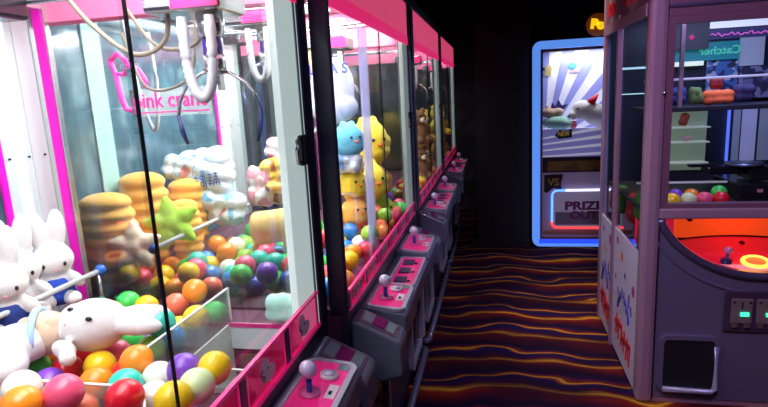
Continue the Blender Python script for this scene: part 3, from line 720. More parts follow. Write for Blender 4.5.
# hanging white bag with blue lettering inside second machine
hb = empty('hanging_prize_bag', (-.66, 2.3, 1.35), 'white hanging prize bag with blue letters behind the second machine\'s glass', 'prize bag')
blob('bag_body', [((-.68, 2.28, 1.54), (.10, .03, .13)), ((-.68, 2.28, 1.46), (.11, .045, .07))], mat('white_bag_plastic', (.42, .45, .58), .25, bump=.6, bscale=12), hb, .008)
text_obj('bag_text', 'UNA S', mat('blue_print', (.03, .05, .6), .4), hb, (-.765, 2.236, 1.60), (1, 0, 0), (0, 0, 1), .055, width=.17, bold=.002)
MB().tube([(-.68, 2.28, 1.66), (-.68, 2.28, 1.93)], .002, 6).build('hanging_string', COIL, hb)
bg = empty('prize_box', (-.80, 2.55, 1.42), 'colourful printed prize box hanging behind the second machine\'s claw', 'box')
B('box_body', patternmat('printed_carton', [(.7, .1, .1), (.8, .6, .2), (.05, .1, .4), (.8, .8, .8), (.5, .3, .1)], 30, .5), bg, (-.90, 2.50, 1.52), (-.70, 2.58, 1.72), .004)
MB().tube([(-.80, 2.54, 1.72), (-.80, 2.54, 1.93)], .002, 6).build('hanging_string', COIL, bg)
# third and fourth machines
GC = 'plush toys in the third claw machine'
bear((-.545, 3.86, 1.16), 'brown plush bear, upper of the two, in the third machine', BROWN, 1.1, (.75, -.65), GC)
bear((-.545, 3.86, .90), 'brown plush bear, lower of the two, in the third machine', BROWN, 1.1, (.75, -.65), GC)
bear((-.56, 4.15, 1.14), 'lemon plush toy in the third machine, right of the bears', YEL2, 1.1, (.75, -.65), GC)
bear((-.56, 4.15, .90), 'honey plush toy in the third machine below the lemon one', TANP, 1.1, (.75, -.65), GC)
bear((-.56, 5.35, 1.1), 'lemon plush toy in the farthest claw machine, on the higher level', YEL2, 1.3, (.8, -.6), 'plush toys in the farthest claw machine')
bear((-.56, 5.35, .88), 'honey plush toy in the farthest claw machine, underneath', TANP, 1.3, (.8, -.6), 'plush toys in the farthest claw machine')

# ------------------------------------------------------------------ plastic balls
BR = .0355
BC = {'orange': (.95, .28, .015), 'yellow': (.95, .62, .01), 'green': (.05, .62, .10), 'lime': (.35, .75, .08), 'teal': (.03, .58, .42), 'blue': (.015, .25, .68), 'navy blue': (.015, .04, .35),
      'pink': (.92, .10, .22), 'red': (.75, .01, .03), 'purple': (.22, .06, .55), 'lavender': (.55, .35, .75), 'white': (.85, .83, .72), 'pale green': (.70, .85, .45), 'salmon': (.92, .20, .10)}
BM = {}
for k, c in BC.items():
    me_o = MB().ball((0, 0, 0), BR, u=28, v=18).build('tmpball', mat(k.replace(' ', '_')+'_ball_plastic', c, .28, noise=.02, coat=.2, sss=.15), None, True)
    BM[k] = me_o.data; bpy.data.objects.remove(me_o)
BALLS = []
def add_ball(p, col, zone): BALLS.append((Vector(p), col, zone))
BALLS1 = [((-0.910, 1.021, 0.918), 'yellow'), ((-0.862, 0.949, 0.918), 'orange'), ((-0.836, 1.018, 0.906), 'red'), ((-0.929, 1.103, 0.906), 'pink'), ((-0.781, 0.984, 0.956), 'orange'), ((-0.717, 0.964, 0.930), 'white'), ((-0.752, 0.904, 0.943), 'teal'), ((-0.675, 0.885, 0.930), 'white'), ((-0.690, 0.823, 0.968), 'red'), ((-0.807, 0.807, 0.980), 'pink'), ((-0.966, 0.933, 0.918), 'purple'), ((-0.905, 0.811, 0.980), 'white'), ((-0.855, 0.760, 0.980), 'orange'), ((-0.996, 1.015, 0.906), 'red'), ((-1.012, 1.095, 0.898), 'red'), ((-1.131, 0.989, 0.918), 'orange'), ((-0.945, 1.175, 0.906), 'green'), ((-0.837, 1.109, 0.918), 'lime'), ((-0.840, 1.203, 0.906), 'blue'), ((-0.933, 1.243, 0.898), 'lavender'), ((-0.815, 1.131, 0.980), 'teal'), ((-0.865, 1.275, 0.898), 'yellow'), ((-0.650, 0.957, 0.956), 'purple'), ((-0.587, 0.899, 0.956), 'pale green'), ((-0.588, 0.972, 0.956), 'yellow'), ((-0.591, 0.827, 0.968), 'yellow'), ((-0.871, 1.383, 0.968), 'orange'), ((-0.809, 1.373, 0.906), 'green'), ((-0.812, 1.280, 0.930), 'yellow'), ((-0.946, 1.395, 0.918), 'salmon')]
BALLS2 = [((-1.210, 1.610, 0.920), 'pink'), ((-1.155, 1.656, 0.920), 'yellow'), ((-1.188, 1.757, 0.920), 'orange'), ((-1.121, 1.578, 0.908), 'yellow'), ((-1.050, 1.553, 0.908), 'orange'), ((-1.114, 1.737, 0.920), 'green'), ((-1.211, 1.884, 0.920), 'red'), ((-1.180, 2.076, 0.920), 'green'), ((-1.091, 2.046, 0.920), 'yellow'), ((-1.019, 2.020, 0.932), 'lime'), ((-1.246, 1.994, 0.908), 'teal'), ((-1.093, 1.835, 0.920), 'blue'), ((-1.022, 1.850, 0.920), 'pink'), ((-0.943, 1.866, 0.920), 'lime'), ((-0.945, 1.732, 0.920), 'white'), ((-0.867, 1.733, 0.932), 'pink'), ((-0.853, 1.808, 0.908), 'salmon'), ((-0.759, 1.810, 0.920), 'green'), ((-0.982, 1.664, 0.920), 'blue'), ((-0.871, 1.608, 0.920), 'blue'), ((-0.812, 1.560, 0.958), 'green'), ((-0.719, 1.616, 0.920), 'green'), ((-0.657, 1.585, 0.932), 'navy blue'), ((-0.793, 1.619, 0.900), 'navy blue'), ((-0.791, 1.689, 0.900), 'pink'), ((-1.233, 1.701, 0.945), 'orange')]
def zone1(p):
    if p.x > -.75 and p.y > .99: return 'by the prize chute'
    if p.y > 1.15: return 'behind the lying rabbit'
    if p.x < -.86: return 'in front of the lying rabbit'
    return 'in the near pit'
def zone2(p):
    if p.x < -1.0 and p.y < 1.75: return 'below the star plushes'
    if p.y < 1.78: return 'beyond the near side glass'
    if p.x < -.92: return 'below the pale blue bags'
    if p.y > 2.0: return 'behind the second machine\'s door'
    return 'around the buff cushion'
for p, c in BALLS1: add_ball(p, c, 'nearest')
for p, c in BALLS2: add_ball(p, c, 'second')
rb = random.Random(11)
def fill(x0, x1, y0, y1, z, skip, zone, cols, tries=2600, layers=1, cap=999):
    n = 0
    for layer in range(layers):
        for _ in range(tries if layer == 0 else tries//4):
            p = Vector((rb.uniform(x0, x1), rb.uniform(y0, y1), z+layer*BR*1.25+rb.uniform(0, .010)))
            if n < cap and not skip(p) and in_frame(p, 10) and all((p-q[0]).length > BR*(1.93 if layer == 0 else 1.85) for q in BALLS): add_ball(p, rb.choice(cols), zone); n += 1
CL = ['orange', 'yellow', 'green', 'lime', 'teal', 'blue', 'pink', 'red', 'white', 'salmon', 'purple', 'orange', 'yellow', 'pink']
fill(-1.26, -.553, .60, 1.395, ZP+BR+.002, lambda p: (p.x > -.812 and p.y > .985) or (p.x < -1.13 and p.y > 1.02), 'nearest', CL, layers=1, cap=120)
fill(-1.24, -.495, 1.545, 2.86, ZP+BR+.002, lambda p: (p.y > 2.3 and p.x < -.66) or (p.x < -1.08 and p.y > 1.60), 'second', CL, tries=5000, layers=2, cap=130)
fill(-.62, -.50, 3.14, 4.1, ZP+BR+.004, lambda p: p.y > 3.7 and p.x < -.4, 'third', ['pink', 'orange', 'yellow', 'red', 'green'])

ORD = ['first', 'second', 'third', 'fourth', 'fifth', 'sixth', 'seventh', 'eighth', 'ninth', 'tenth', 'eleventh', 'twelfth', 'thirteenth', 'fourteenth', 'fifteenth', 'sixteenth', 'seventeenth', 'eighteenth', 'nineteenth', 'twentieth']
def emit_balls():
    from collections import defaultdict
    G = defaultdict(list)
    for p, c, z in BALLS:
        if z == 'nearest': w = zone1(p)
        elif z == 'second': w = zone2(p)
        elif z == 'third': w = 'in the third claw machine'
        else: w = z
        G[(c, w, z)].append(p)
    for (c, w, z), L in G.items():
        L.sort(key=photo_x)
        for i, p in enumerate(L):
            o = bpy.data.objects.new('plastic_ball', BM[c]); COL.objects.link(o); o.location = p
            if len(L) == 1: lab = f'only {c} plastic ball {w}'
            else: lab = f'{ORD[min(i, 19)]} {c} ball from the left {w}'
            tag(o, lab, 'ball', {'nearest': 'plastic balls in the nearest claw machine', 'second': 'plastic balls in the second claw machine', 'third': 'plastic balls in the third claw machine'}.get(z, 'plastic balls in the mauve machine'))

# ------------------------------------------------------------------ mauve machine on the right
def mauve_machine():
    X0, Y0, X1, Y1, H = .63, 2.57, 1.62, 3.64, 2.12
    R = empty('prize_machine', ((X0+X1)/2, (Y0+Y1)/2, 0), 'mauve metal prize machine at right with large window and flower stickers', 'claw machine')
    # posts
    B('corner_post', PURPOST, R, (X0, Y0, 0), (X0+.075, Y0+.075, H), .022)
    B('corner_post', PURPOST, R, (X0, Y1-.05, 0), (X0+.05, Y1, H), .012)
    B('corner_post', PURPOST, R, (X1-.075, Y0, 0), (X1, Y0+.075, H), .022)
    B('corner_post', PURPOST, R, (X1-.05, Y1-.05, 0), (X1, Y1, H), .012)
    B('side_post', PURPOST, R, (X0-.004, 3.185, .0), (X0+.022, 3.225, 1.85), .005)
    # side: lower sticker panels, header
    s = B('side_panel', STICKLAV, R, (X0+.008, Y0+.075, .02), (X0+.02, 3.185, .715))
    s2 = B('side_panel', STICKLAV, R, (X0+.008, 3.225, .02), (X0+.02, Y1-.05, .70))
    B('side_header', PURFRAME, R, (X0+.004, Y0+.075, 1.83), (X0+.02, Y1-.05, H))
    B('header_rail', PURPOST, R, (X0-.002, Y0+.075, 1.775), (X0+.022, Y1-.05, 1.83), .003)
    for ya, yb, sp in ((Y0+.12, 3.14, s), (3.26, Y1-.08, s2)):
        hl = MB().ball((X0+.004, (ya+yb)/2, 1.93), 1, (.002, (yb-ya)*.30, .10)).build('header_emblem', mat('grey_mauve_print', (.28, .22, .25), .4), R)
        d = MB(); n = 4; L = (yb-ya)*.62
        for i in range(n):
            y = (ya+yb)/2-L/2+L*i/n
            d.box((X0-.001, y, 1.87), (X0+.004, y+.022, 1.93)); d.box((X0-.001, y, 1.925 if i % 2 else 1.895), (X0+.004, y+L/n*.82, 1.942 if i % 2 else 1.912))
            if i % 2: d.box((X0-.001, y+L/n*.6, 1.87), (X0+.004, y+L/n*.8, 1.93))
        d.build('header_mark', RED, R)
    # stickers
    rs = random.Random(5)
    def flower(par, y, z, r, m):
        f = MB()
        for k in range(5): a = 2*math.pi*k/5+.3; f.ball((X0+.0065, y+r*.6*math.cos(a), z+r*.6*math.sin(a)), 1, (.0012, r*.5, r*.5), u=10, v=6)
        f.build('flower_sticker', m, par)
    MGF = mat('magenta_print', (.5, .02, .25), .4); ORF = mat('orange_print', (.8, .25, .05), .4); BLF = mat('indigo_print', (.07, .06, .35), .4)
    for p, yy, zz, r, m in ((s, 2.72, .50, .028, MGF), (s, 2.98, .60, .025, ORF), (s, 3.1, .66, .022, MGF), (s, 3.12, .45, .015, BLF), (s, 2.9, .52, .016, BLF), (s2, 3.3, .61, .03, MGF), (s2, 3.5, .63, .018, BLF), (s2, 3.42, .52, .02, ORF)):
        flower(p, yy, zz, r, m)
    for p, ya, yb in ((s, 2.70, 3.12), (s2, 3.26, 3.56)):
        w = yb-ya; d = MB(); r_ = MB(); c2 = (ya+yb)/2
        arch = [(X0+.006, c2+w*.30*math.cos(math.radians(a)), .30+.10*math.sin(math.radians(a))) for a in range(0, 181, 15)]
        d.tube(arch, .007, 6)
        for i in range(7):
            y = ya+w*(.12+.12*i); z = .36+.03*math.sin(i*2.1); d.box((X0+.0055, y-.010, z), (X0+.0078, y+.008, z+.05+.02*(i % 2)), rot=Matrix.Rotation(.3*(i % 3-1), 3, 'X'))
        for i in range(6):
            y = yb-w*(.08+.15*i); z = .20-.010*i
            r_.box((X0+.0055, y-.030, z-.07), (X0+.0078, y-.008, z+.06), rot=Matrix.Rotation(.2, 3, 'X')); r_.box((X0+.0055, y-.022, z+.02*(i % 3-1)), (X0+.0078, y+.026, z+.02*(i % 3-1)+.032)); 
            if i % 2: r_.box((X0+.0055, y+.008, z-.04), (X0+.0078, y+.02, z+.04))
        d.build('scribble_sticker', BLF, p); r_.build('red_sticker', RED, p)
    MB().box((X0+.010, Y0+.075, .715), (X0+.014, 3.185, 1.78)).box((X0+.010, 3.225, .70), (X0+.014, Y1-.05, 1.78)).build('side_glass', GLASS, R)
    # front: header, window frame
    B('front_header', PURFRAME, R, (X0+.075, Y0+.012, 1.757), (X1-.075, Y0+.07, H), .006)
    B('header_seam', PURMETD, R, (X0+.07, Y0+.004, 1.795), (X1-.07, Y0+.02, 1.808), .003)
    fr = MB().frame((X0+.073, Y0+.01, .935), (1, 0, 0), (0, 0, 1), (0, 1, 0), X1-X0-.146, .825, .030, .045, .01).build('window_frame', PURFRAME, R)
    MB().box((X0+.1, Y0+.03, .96), (X1-.1, Y0+.034, 1.735)).build('front_glass', GLASS, R)
    B('window_sill', PURPOST, R, (X0+.07, Y0+.0, .898), (X1-.07, Y0+.065, .945), .008)
    MB().cyl((X0+.066, Y0-.006, 1.45), (X0+.066, Y0+.004, 1.45), .009, 14).build('frame_lock', CHROME, R, True)
    # lower front: arc cut panel
    cx = 1.13; az = .897
    outer = [(X0+.078, .03), (X1-.078, .03), (X1-.078, az)]
    arc = []
    for k in range(0, 25):
        a = math.pi*k/24; arc.append((cx+.405*math.cos(a), az-.245*math.sin(a)**1.4 if 0 < k < 24 else az))
    poly = outer+arc+[(X0+.078, az)]
    # slot hole is a separate recessed box placed on the panel
    p = MB().prism(poly, (0, Y0+.015, 0), (1, 0, 0), (0, 0, 1), (0, 1, 0), .03, 0).build('front_panel', PURMET, R)
    rimp = [(cx+.42*math.cos(math.pi*k/24), Y0+.012, az-.262*math.sin(math.pi*k/24)**1.4) for k in range(25)]
    MB().tube(rimp, .018, 10).build('arc_bevel', PURMETD, p, True)
    rimp2 = [(cx+.475*math.cos(math.pi*k/24), Y0+.014, az-.34*math.sin(math.pi*k/24)**1.3) for k in range(25) if k > 0 and k < 24]
    MB().tube(rimp2, .007, 8).build('arc_ridge', PURMET, p, True)
    B('panel_gap', BLACK, R, (X0+.072, Y0+.01, .02), (X0+.078, Y0+.03, .905))
    B('gap_trim', PURPOST, R, (X0+.07, Y0+.02, 0), (X1-.07, Y0+.05, .03), .004)
    # prize slot
    sl = MB().frame((.722, Y0-.002, .062), (1, 0, 0), (0, 0, 1), (0, 1, 0), .262, .288, .022, .02, .045).build('prize_slot', PURMET, R)
    B('slot_opening', BLACK, sl, (.738, Y0+.006, .08), (.968, Y0+.016, .335), .0)
    MB().tube([(.744, Y0-.004, .082), (.95, Y0-.006, .078), (.968, Y0-.004, .095), (.97, Y0, .30)], .014, 8).build('slot_lip', mat('pale_violet_metal', (.40, .40, .58), .3, .3), sl, True)
    # coin unit
    cu = B('coin_unit', mat('dark_plum_plate', (.06, .035, .07), .4), R, (.985, Y0+.002, .375), (1.30, Y0+.016, .57), .006)
    for x in (1.012, 1.115):
        m_ = B('coin_plate', mat('bare_steel', (.42, .32, .34), .35, .6), R, (x, Y0-.006, .42), (x+.085, Y0+.003, .535), .003)
        B('plate_foot', CHROME, m_, (x+.005, Y0-.008, .40), (x+.03, Y0-.001, .43), .002)
        B('plate_foot', CHROME, m_, (x+.055, Y0-.008, .40), (x+.08, Y0-.001, .43), .002)
        B('coin_slot', BLACK, m_, (x+.040, Y0-.008, .492), (x+.046, Y0-.005, .522))
        MB().box((x+.036, Y0-.012, .455), (x+.072, Y0-.006, .474), .003).build('green_light', mat('green_lamp', (.05, .9, .4), .3, emit=(.05, 1, .45), es=1.6), m_)
        for sx in (.01, .075): MB().cyl((x+sx, Y0-.009, .52), (x+sx, Y0-.005, .52), .005, 10).build('rivet', BLACK, m_)
    # control bay seen through the arc
    B('bay_back', mat('orange_lit_board', (.8, .08, .02), .4, emit=(1, .10, .015), es=.5), R, (.86, 2.93, .72), (1.42, 2.94, .899))
    B('bay_side_board', mat('crimson_lit_board', (.6, .02, .08), .4, emit=(.9, .02, .10), es=.35), R, (X0+.05, 2.91, .70), (.86, 2.92, .899))
    REDT = mat('crimson_table', (.60, .015, .05), .25, emit=(1, .01, .05), es=.25, coat=.5)
    B('bay_floor', mat('dark_bay', (.03, .02, .03), .4), R, (X0+.05, Y0+.03, .56), (X1-.05, 2.95, .60))
    pts = [(.39*math.cos(2*math.pi*k/40), .165*math.sin(2*math.pi*k/40)) for k in range(40)]
    t = MB().prism(pts, (cx, 2.765, .665), (1, 0, 0), (0, .96, .28), (0, -.28, .96), .02, .004).build('control_table', REDT, R)
    MB().tube([(cx+.39*math.cos(2*math.pi*k/48), 2.765+.96*.165*math.sin(2*math.pi*k/48)-.28*.02, .665+.28*.165*math.sin(2*math.pi*k/48)+.021) for k in range(48)], .005, 8, closed=True).build('table_edge', BLACKGL, t, True)
    pk = mat('pink_white_lit_plate', (.9, .45, .5), .3, emit=(1, .25, .3), es=.35)
    MB().prism([(-.26, -.015), (.3, -.015), (.28, .03), (-.25, .03)], (cx, 2.64, .650), (1, 0, 0), (0, .96, .28), (0, -.28, .96), .004).build('table_front_plate', pk, t)
    def tb(x, s_): return v(cx+x, 2.765+.96*s_-.28*.02, .665+.28*s_+.96*.02)
    j0 = tb(-.105, -.07); nn = v(0, -.28, .96)
    MB().cyl(j0, j0+nn*.012, .024).build('joystick_base', NAVY, R, True); MB().cyl(j0, j0+nn*.055, .007).build('joystick_shaft', BLUEP, R, True); MB().ball(j0+nn*.065, .019).build('joystick_knob', mat('rose_knob', (.8, .25, .45), .2, coat=.5), R, True)
    b0 = tb(.015, -.075)
    MB().tube([b0+v(.052*math.cos(a), .040*math.sin(a), .012*math.sin(a))+nn*.008 for a in [2*math.pi*k/24 for k in range(24)]], .010, 8, closed=True).build('lit_button_ring', mat('amber_lamp', (1, .5, .05), .3, emit=(1, .42, .06), es=2.2), R, True)
    MB().cyl(b0, b0+nn*.012, .04).build('lit_button', mat('red_lamp', (1, .1, .03), .3, emit=(1, .12, .03), es=1.2), R, True)
    for x in (.02,): MB().cyl(tb(x, .10), tb(x, .10)+nn*.006, .012).build('table_screw', BLACK, t, True)
    for x, z in ((.90, .86), (.93, .82), (.98, .88), (1.02, .87)):
        MB().cyl((x, 2.925, z), (x, 2.90, z), .012, 12).build('board_knob', BLACKGL, R, True)
    l = light('bay_light', 'POINT', (1.13, 2.80, .87), .8, (1, .06, .03), .05); l.parent = R; l.location -= R.location
    # interior
    B('inner_floor', mat('dark_inner', (.02, .018, .025), .5), R, (X0+.03, 2.64, .90), (X1-.05, Y1-.03, .912))
    B('side_well', mat('dark_well', (.025, .018, .03), .5), R, (X0+.022, 2.66, .60), (X0+.035, 3.60, .70))
    B('roof', PURFRAME, R, (X0+.02, Y0+.02, H-.02), (X1-.02, Y1-.01, H))
    B('inner_ceiling', mat('blue_lit_ceiling', (.05, .05, .4), .5, emit=(.03, .05, .8), es=.35), R, (X0+.03, Y0+.07, 1.86), (X1-.05, Y1-.03, 1.875))
    # rear display wall: shelves, neon, mirrored sign
    yb = 3.56
    bk = B('rear_wall', mat('dark_slate_back', (.02, .025, .05), .35), R, (X0+.03, yb, .90), (X1-.05, yb+.02, 1.86))
    gs = mat('pale_green_shelf_wall', (.30, .38, .33), .4, emit=(.4, .55, .45), es=.16)
    B('shelf_wall', gs, bk, (.86, yb-.006, .97), (1.20, yb, 1.345))
    B('lilac_column', mat('lilac_lit_column', (.4, .4, .7), .4, emit=(.45, .45, .9), es=.22), bk, (1.385, yb-.01, 1.02), (1.46, yb, 1.345))
    B('grey_column', mat('grey_lit_column', (.3, .34, .5), .4, emit=(.4, .45, .75), es=.10), bk, (1.34, yb-.01, 1.02), (1.375, yb, 1.345))
    B('grey_column', MATS['grey_lit_column'], bk, (1.475, yb-.01, 1.02), (1.54, yb, 1.345))
    B('blue_neon', mat('blue_neon', (.1, .15, 1), .4, emit=(.12, .2, 1), es=.8), R, (1.302, yb-.03, 1.02), (1.316, yb-.012, 1.345), .004)
    for z in (1.02, 1.14, 1.225, 1.33):
        B('glass_shelf', mat('shelf_edge', (.5, .55, .5), .3, emit=(.6, .7, .6), es=.22), R, (.86, yb-.10, z), (1.19, yb-.006, z+.007))
    B('white_led_bar', mat('white_strip_lamp', (1, 1, 1), .4, emit=(.75, .82, 1), es=.75), R, (1.175, yb-.03, 1.775), (1.56, yb-.01, 1.815))
    tealm = mat('teal_sign_board', (.02, .20, .26), .4, emit=(.02, .30, .38), es=.22)
    sg = B('teal_sign', tealm, R, (.93, yb-.045, 1.60), (1.33, yb-.03, 1.70))
    B('sign_edge', mat('pale_sign_edge', (.7, .8, .7), .4, emit=(.8, .9, .7), es=.6), sg, (.93, yb-.048, 1.575), (1.15, yb-.03, 1.60))
    text_obj('sign_text', 'Catcher', mat('mint_letters', (.1, .6, .42), .4, emit=(.1, .8, .5), es=.28), sg, (1.335, yb-.049, 1.632), (-1, 0, 0), (0, 0, 1), .062, width=.215, bold=.0010)
    B('pale_window', mat('pale_blue_board', (.45, .5, .65), .4, emit=(.4, .48, .7), es=.16), bk, (1.345, yb-.01, 1.56), (1.47, yb, 1.715))
    B('upper_wall_strip', mat('navy_strip', (.05, .05, .16), .4, emit=(.1, .1, .4), es=.15), bk, (1.175, yb-.012, 1.715), (1.56, yb, 1.77))
    B('dark_plate', mat('slate_plate', (.05, .05, .075), .4), R, (.90, yb-.08, 1.665), (1.16, yb-.06, 1.805))
    MB().ball((1.07, yb-.082, 1.73), 1, (.014, .002, .014)).build('plate_dot', mat('magenta_dot', (.6, .02, .15), .4, emit=(.8, .02, .2), es=.3), R)
    nm = mat('pink_neon', (.9, .2, .7), .4, emit=(.9, .15, .7), es=.55)
    MB().tube([(1.18+.010*i, yb-.035, 1.738+.010*math.sin(i*1.9)*(.4+.6*math.sin(i*.37)**2)+.004*math.sin(i*.7)) for i in range(38)], .003, 6).build('neon_script', nm, R, True)
    B('picture_board', patternmat('blue_white_figures', [(.5, .52, .68), (.04, .05, .16), (.55, .58, .75), (.08, .18, .5), (.05, .05, .1)], 40, .4, 'voronoi', bump=.05), R, (1.175, yb-.03, 1.39), (1.335, yb-.012, 1.597))
    B('picture_board', patternmat('violet_figures', [(.12, .10, .25), (.3, .3, .5), (.05, .05, .12), (.2, .2, .42)], 30, .4, 'voronoi', bump=.05), R, (1.345, yb-.03, 1.38), (1.56, yb-.012, 1.555))
    B('front_rail', mat('lilac_rail', (.6, .6, .75), .3, emit=(.6, .6, .85), es=.22), R, (.72, 3.0, 1.497), (1.56, 3.012, 1.508), .003)
    B('toy_shelf', mat('dark_shelf', (.03, .03, .05), .4), R, (.72, 2.98, 1.345), (1.56, 3.25, 1.368), .003)
    B('low_rail', mat('white_rail', (.6, .62, .68), .3, emit=(.6, .65, .7), es=.12), R, (.70, 3.0, .983), (1.125, 3.01, .994), .003)
    B('shelf_bracket', PURPOST, R, (.875, 2.99, 1.368), (.893, 3.01, 1.86))
    # claw unit
    k = MB(); k.box((1.02, 2.98, 1.03), (1.20, 3.08, 1.07), .01).box((.945, 3.0, 1.065), (1.06, 3.04, 1.08), .004).box((1.20, 2.95, 1.0), (1.30, 3.10, 1.07), .01).build('pusher_arm', BLACKGL, R)
    MB().cyl((1.20, 3.02, 1.07), (1.20, 3.02, 1.082), .085, 28).build('turntable', mat('steel_blue', (.16, .2, .34), .25, .7), R, True)
    pl = B('display_plinth', BLACKGL, R, (1.13, 2.86, .912), (1.56, 3.2, .995), .004)
    B('plinth_label', mat('faint_pink_label', (.6, .25, .3), .5), pl, (1.20, 2.857, .96), (1.225, 2.860, .975))
    B('side_claw', CHROME, R, (.70, 2.84, 1.66), (.75, 2.90, 1.73), .006)
    hose(R, [(.72, 2.86, 1.66), (.715, 2.86, 1.5), (.73, 2.86, 1.35), (.77, 2.86, 1.25)], .006, CREAMHOSE, 'claw_cable')
    B('side_lamp_bar', mat('pale_cyan_lamp', (.5, .8, .9), .3, emit=(.5, .85, .95), es=.7), R, (X0+.06, yb-.02, 1.575), (X0+.22, yb-.012, 1.587))
    B('side_lamp_bar', MATS['pale_cyan_lamp'], R, (X0+.06, yb-.02, 1.43), (X0+.22, yb-.012, 1.436))
    l = light('cabinet_light', 'AREA', (1.1, 3.0, 1.84), 5, (.55, .62, 1), .5, .5, target=(1.1, 3.1, 0)); l.parent = R; l.location -= R.location
    return R
mauve_machine()
# toys inside the mauve machine
GM = 'toys inside the mauve machine'
bag((1.085, 3.10, 1.405), (.075, .05, .038), 'orange-red plush on the dark shelf of the mauve machine', ORG, (0, 0, 0), 'shelf_plush', 31, group=GM)
bag((.985, 3.10, 1.42), (.03, .04, .048), 'olive green plush on the shelf of the mauve machine', mat('olive_plush', (.12, .2, .06), .9), (0, 0, 0), 'shelf_plush', 32, group=GM)
bag((.905, 3.12, 1.42), (.04, .04, .048), 'dark blue plush at the left end of the mauve machine\'s shelf', mat('deep_blue_plush', (.03, .05, .22), .9), (0, 0, 0), 'shelf_plush', 33, group=GM)
bag((1.085, 3.12, 1.475), (.028, .03, .03), 'small dark red toy above the orange-red plush in the mauve machine', mat('red_toy', (.35, .03, .04), .8), (0, 0, 0), 'small_toy', 34, 'toy', GM)
bag((1.215, 3.12, 1.42), (.045, .04, .048), 'indigo plush right of the orange-red plush on the shelf', mat('indigo_plush', (.05, .04, .14), .9), (0, 0, 0), 'shelf_plush', 35, group=GM)
bag((1.06, 3.50, 1.275), (.022, .02, .04), 'dark red toy on the upper glass shelf of the mauve machine', mat('dark_red_toy', (.3, .04, .02), .8), (0, .3, 0), 'small_toy', 36, 'toy', GM)
bag((1.08, 3.50, 1.165), (.03, .02, .017), 'pale pink toy on the middle glass shelf of the mauve machine', mat('pale_pink_toy', (.6, .4, .4), .8), (0, 0, 0), 'small_toy', 37, 'toy', GM)
for i, (x, y, z, c) in enumerate([(.80, 2.75, .947, 'yellow'), (.873, 2.76, .947, 'pale green'), (.945, 2.77, .947, 'pink'), (1.015, 2.77, .947, 'red'), (1.03, 2.84, .965, 'green'), (.73, 2.76, .947, 'orange'), (.91, 2.84, .95, 'orange'), (.84, 2.84, .95, 'purple'), (.76, 2.84, .95, 'teal')]):
    add_ball((x, y, z), c, 'on the floor of the mauve machine')
star_m = [('green', (.705, 2.86, .93), 'green plush ball behind the mauve machine\'s nearer side window', (.035, .2, .03)),
          ('red', (.705, 3.05, .88), 'dark red plush ball behind the mauve machine\'s nearer side window', (.3, .02, .03)),
          ('plum', (.705, 2.80, .79), 'plum coloured plush low behind the mauve machine\'s nearer side window', (.25, .05, .10)),
          ('green', (.705, 3.33, .87), 'green plush ball behind the mauve machine\'s farther side window', (.035, .2, .03)),
          ('red', (.705, 3.48, .85), 'red plush ball behind the mauve machine\'s farther side window', (.35, .02, .03))]
emit_balls()

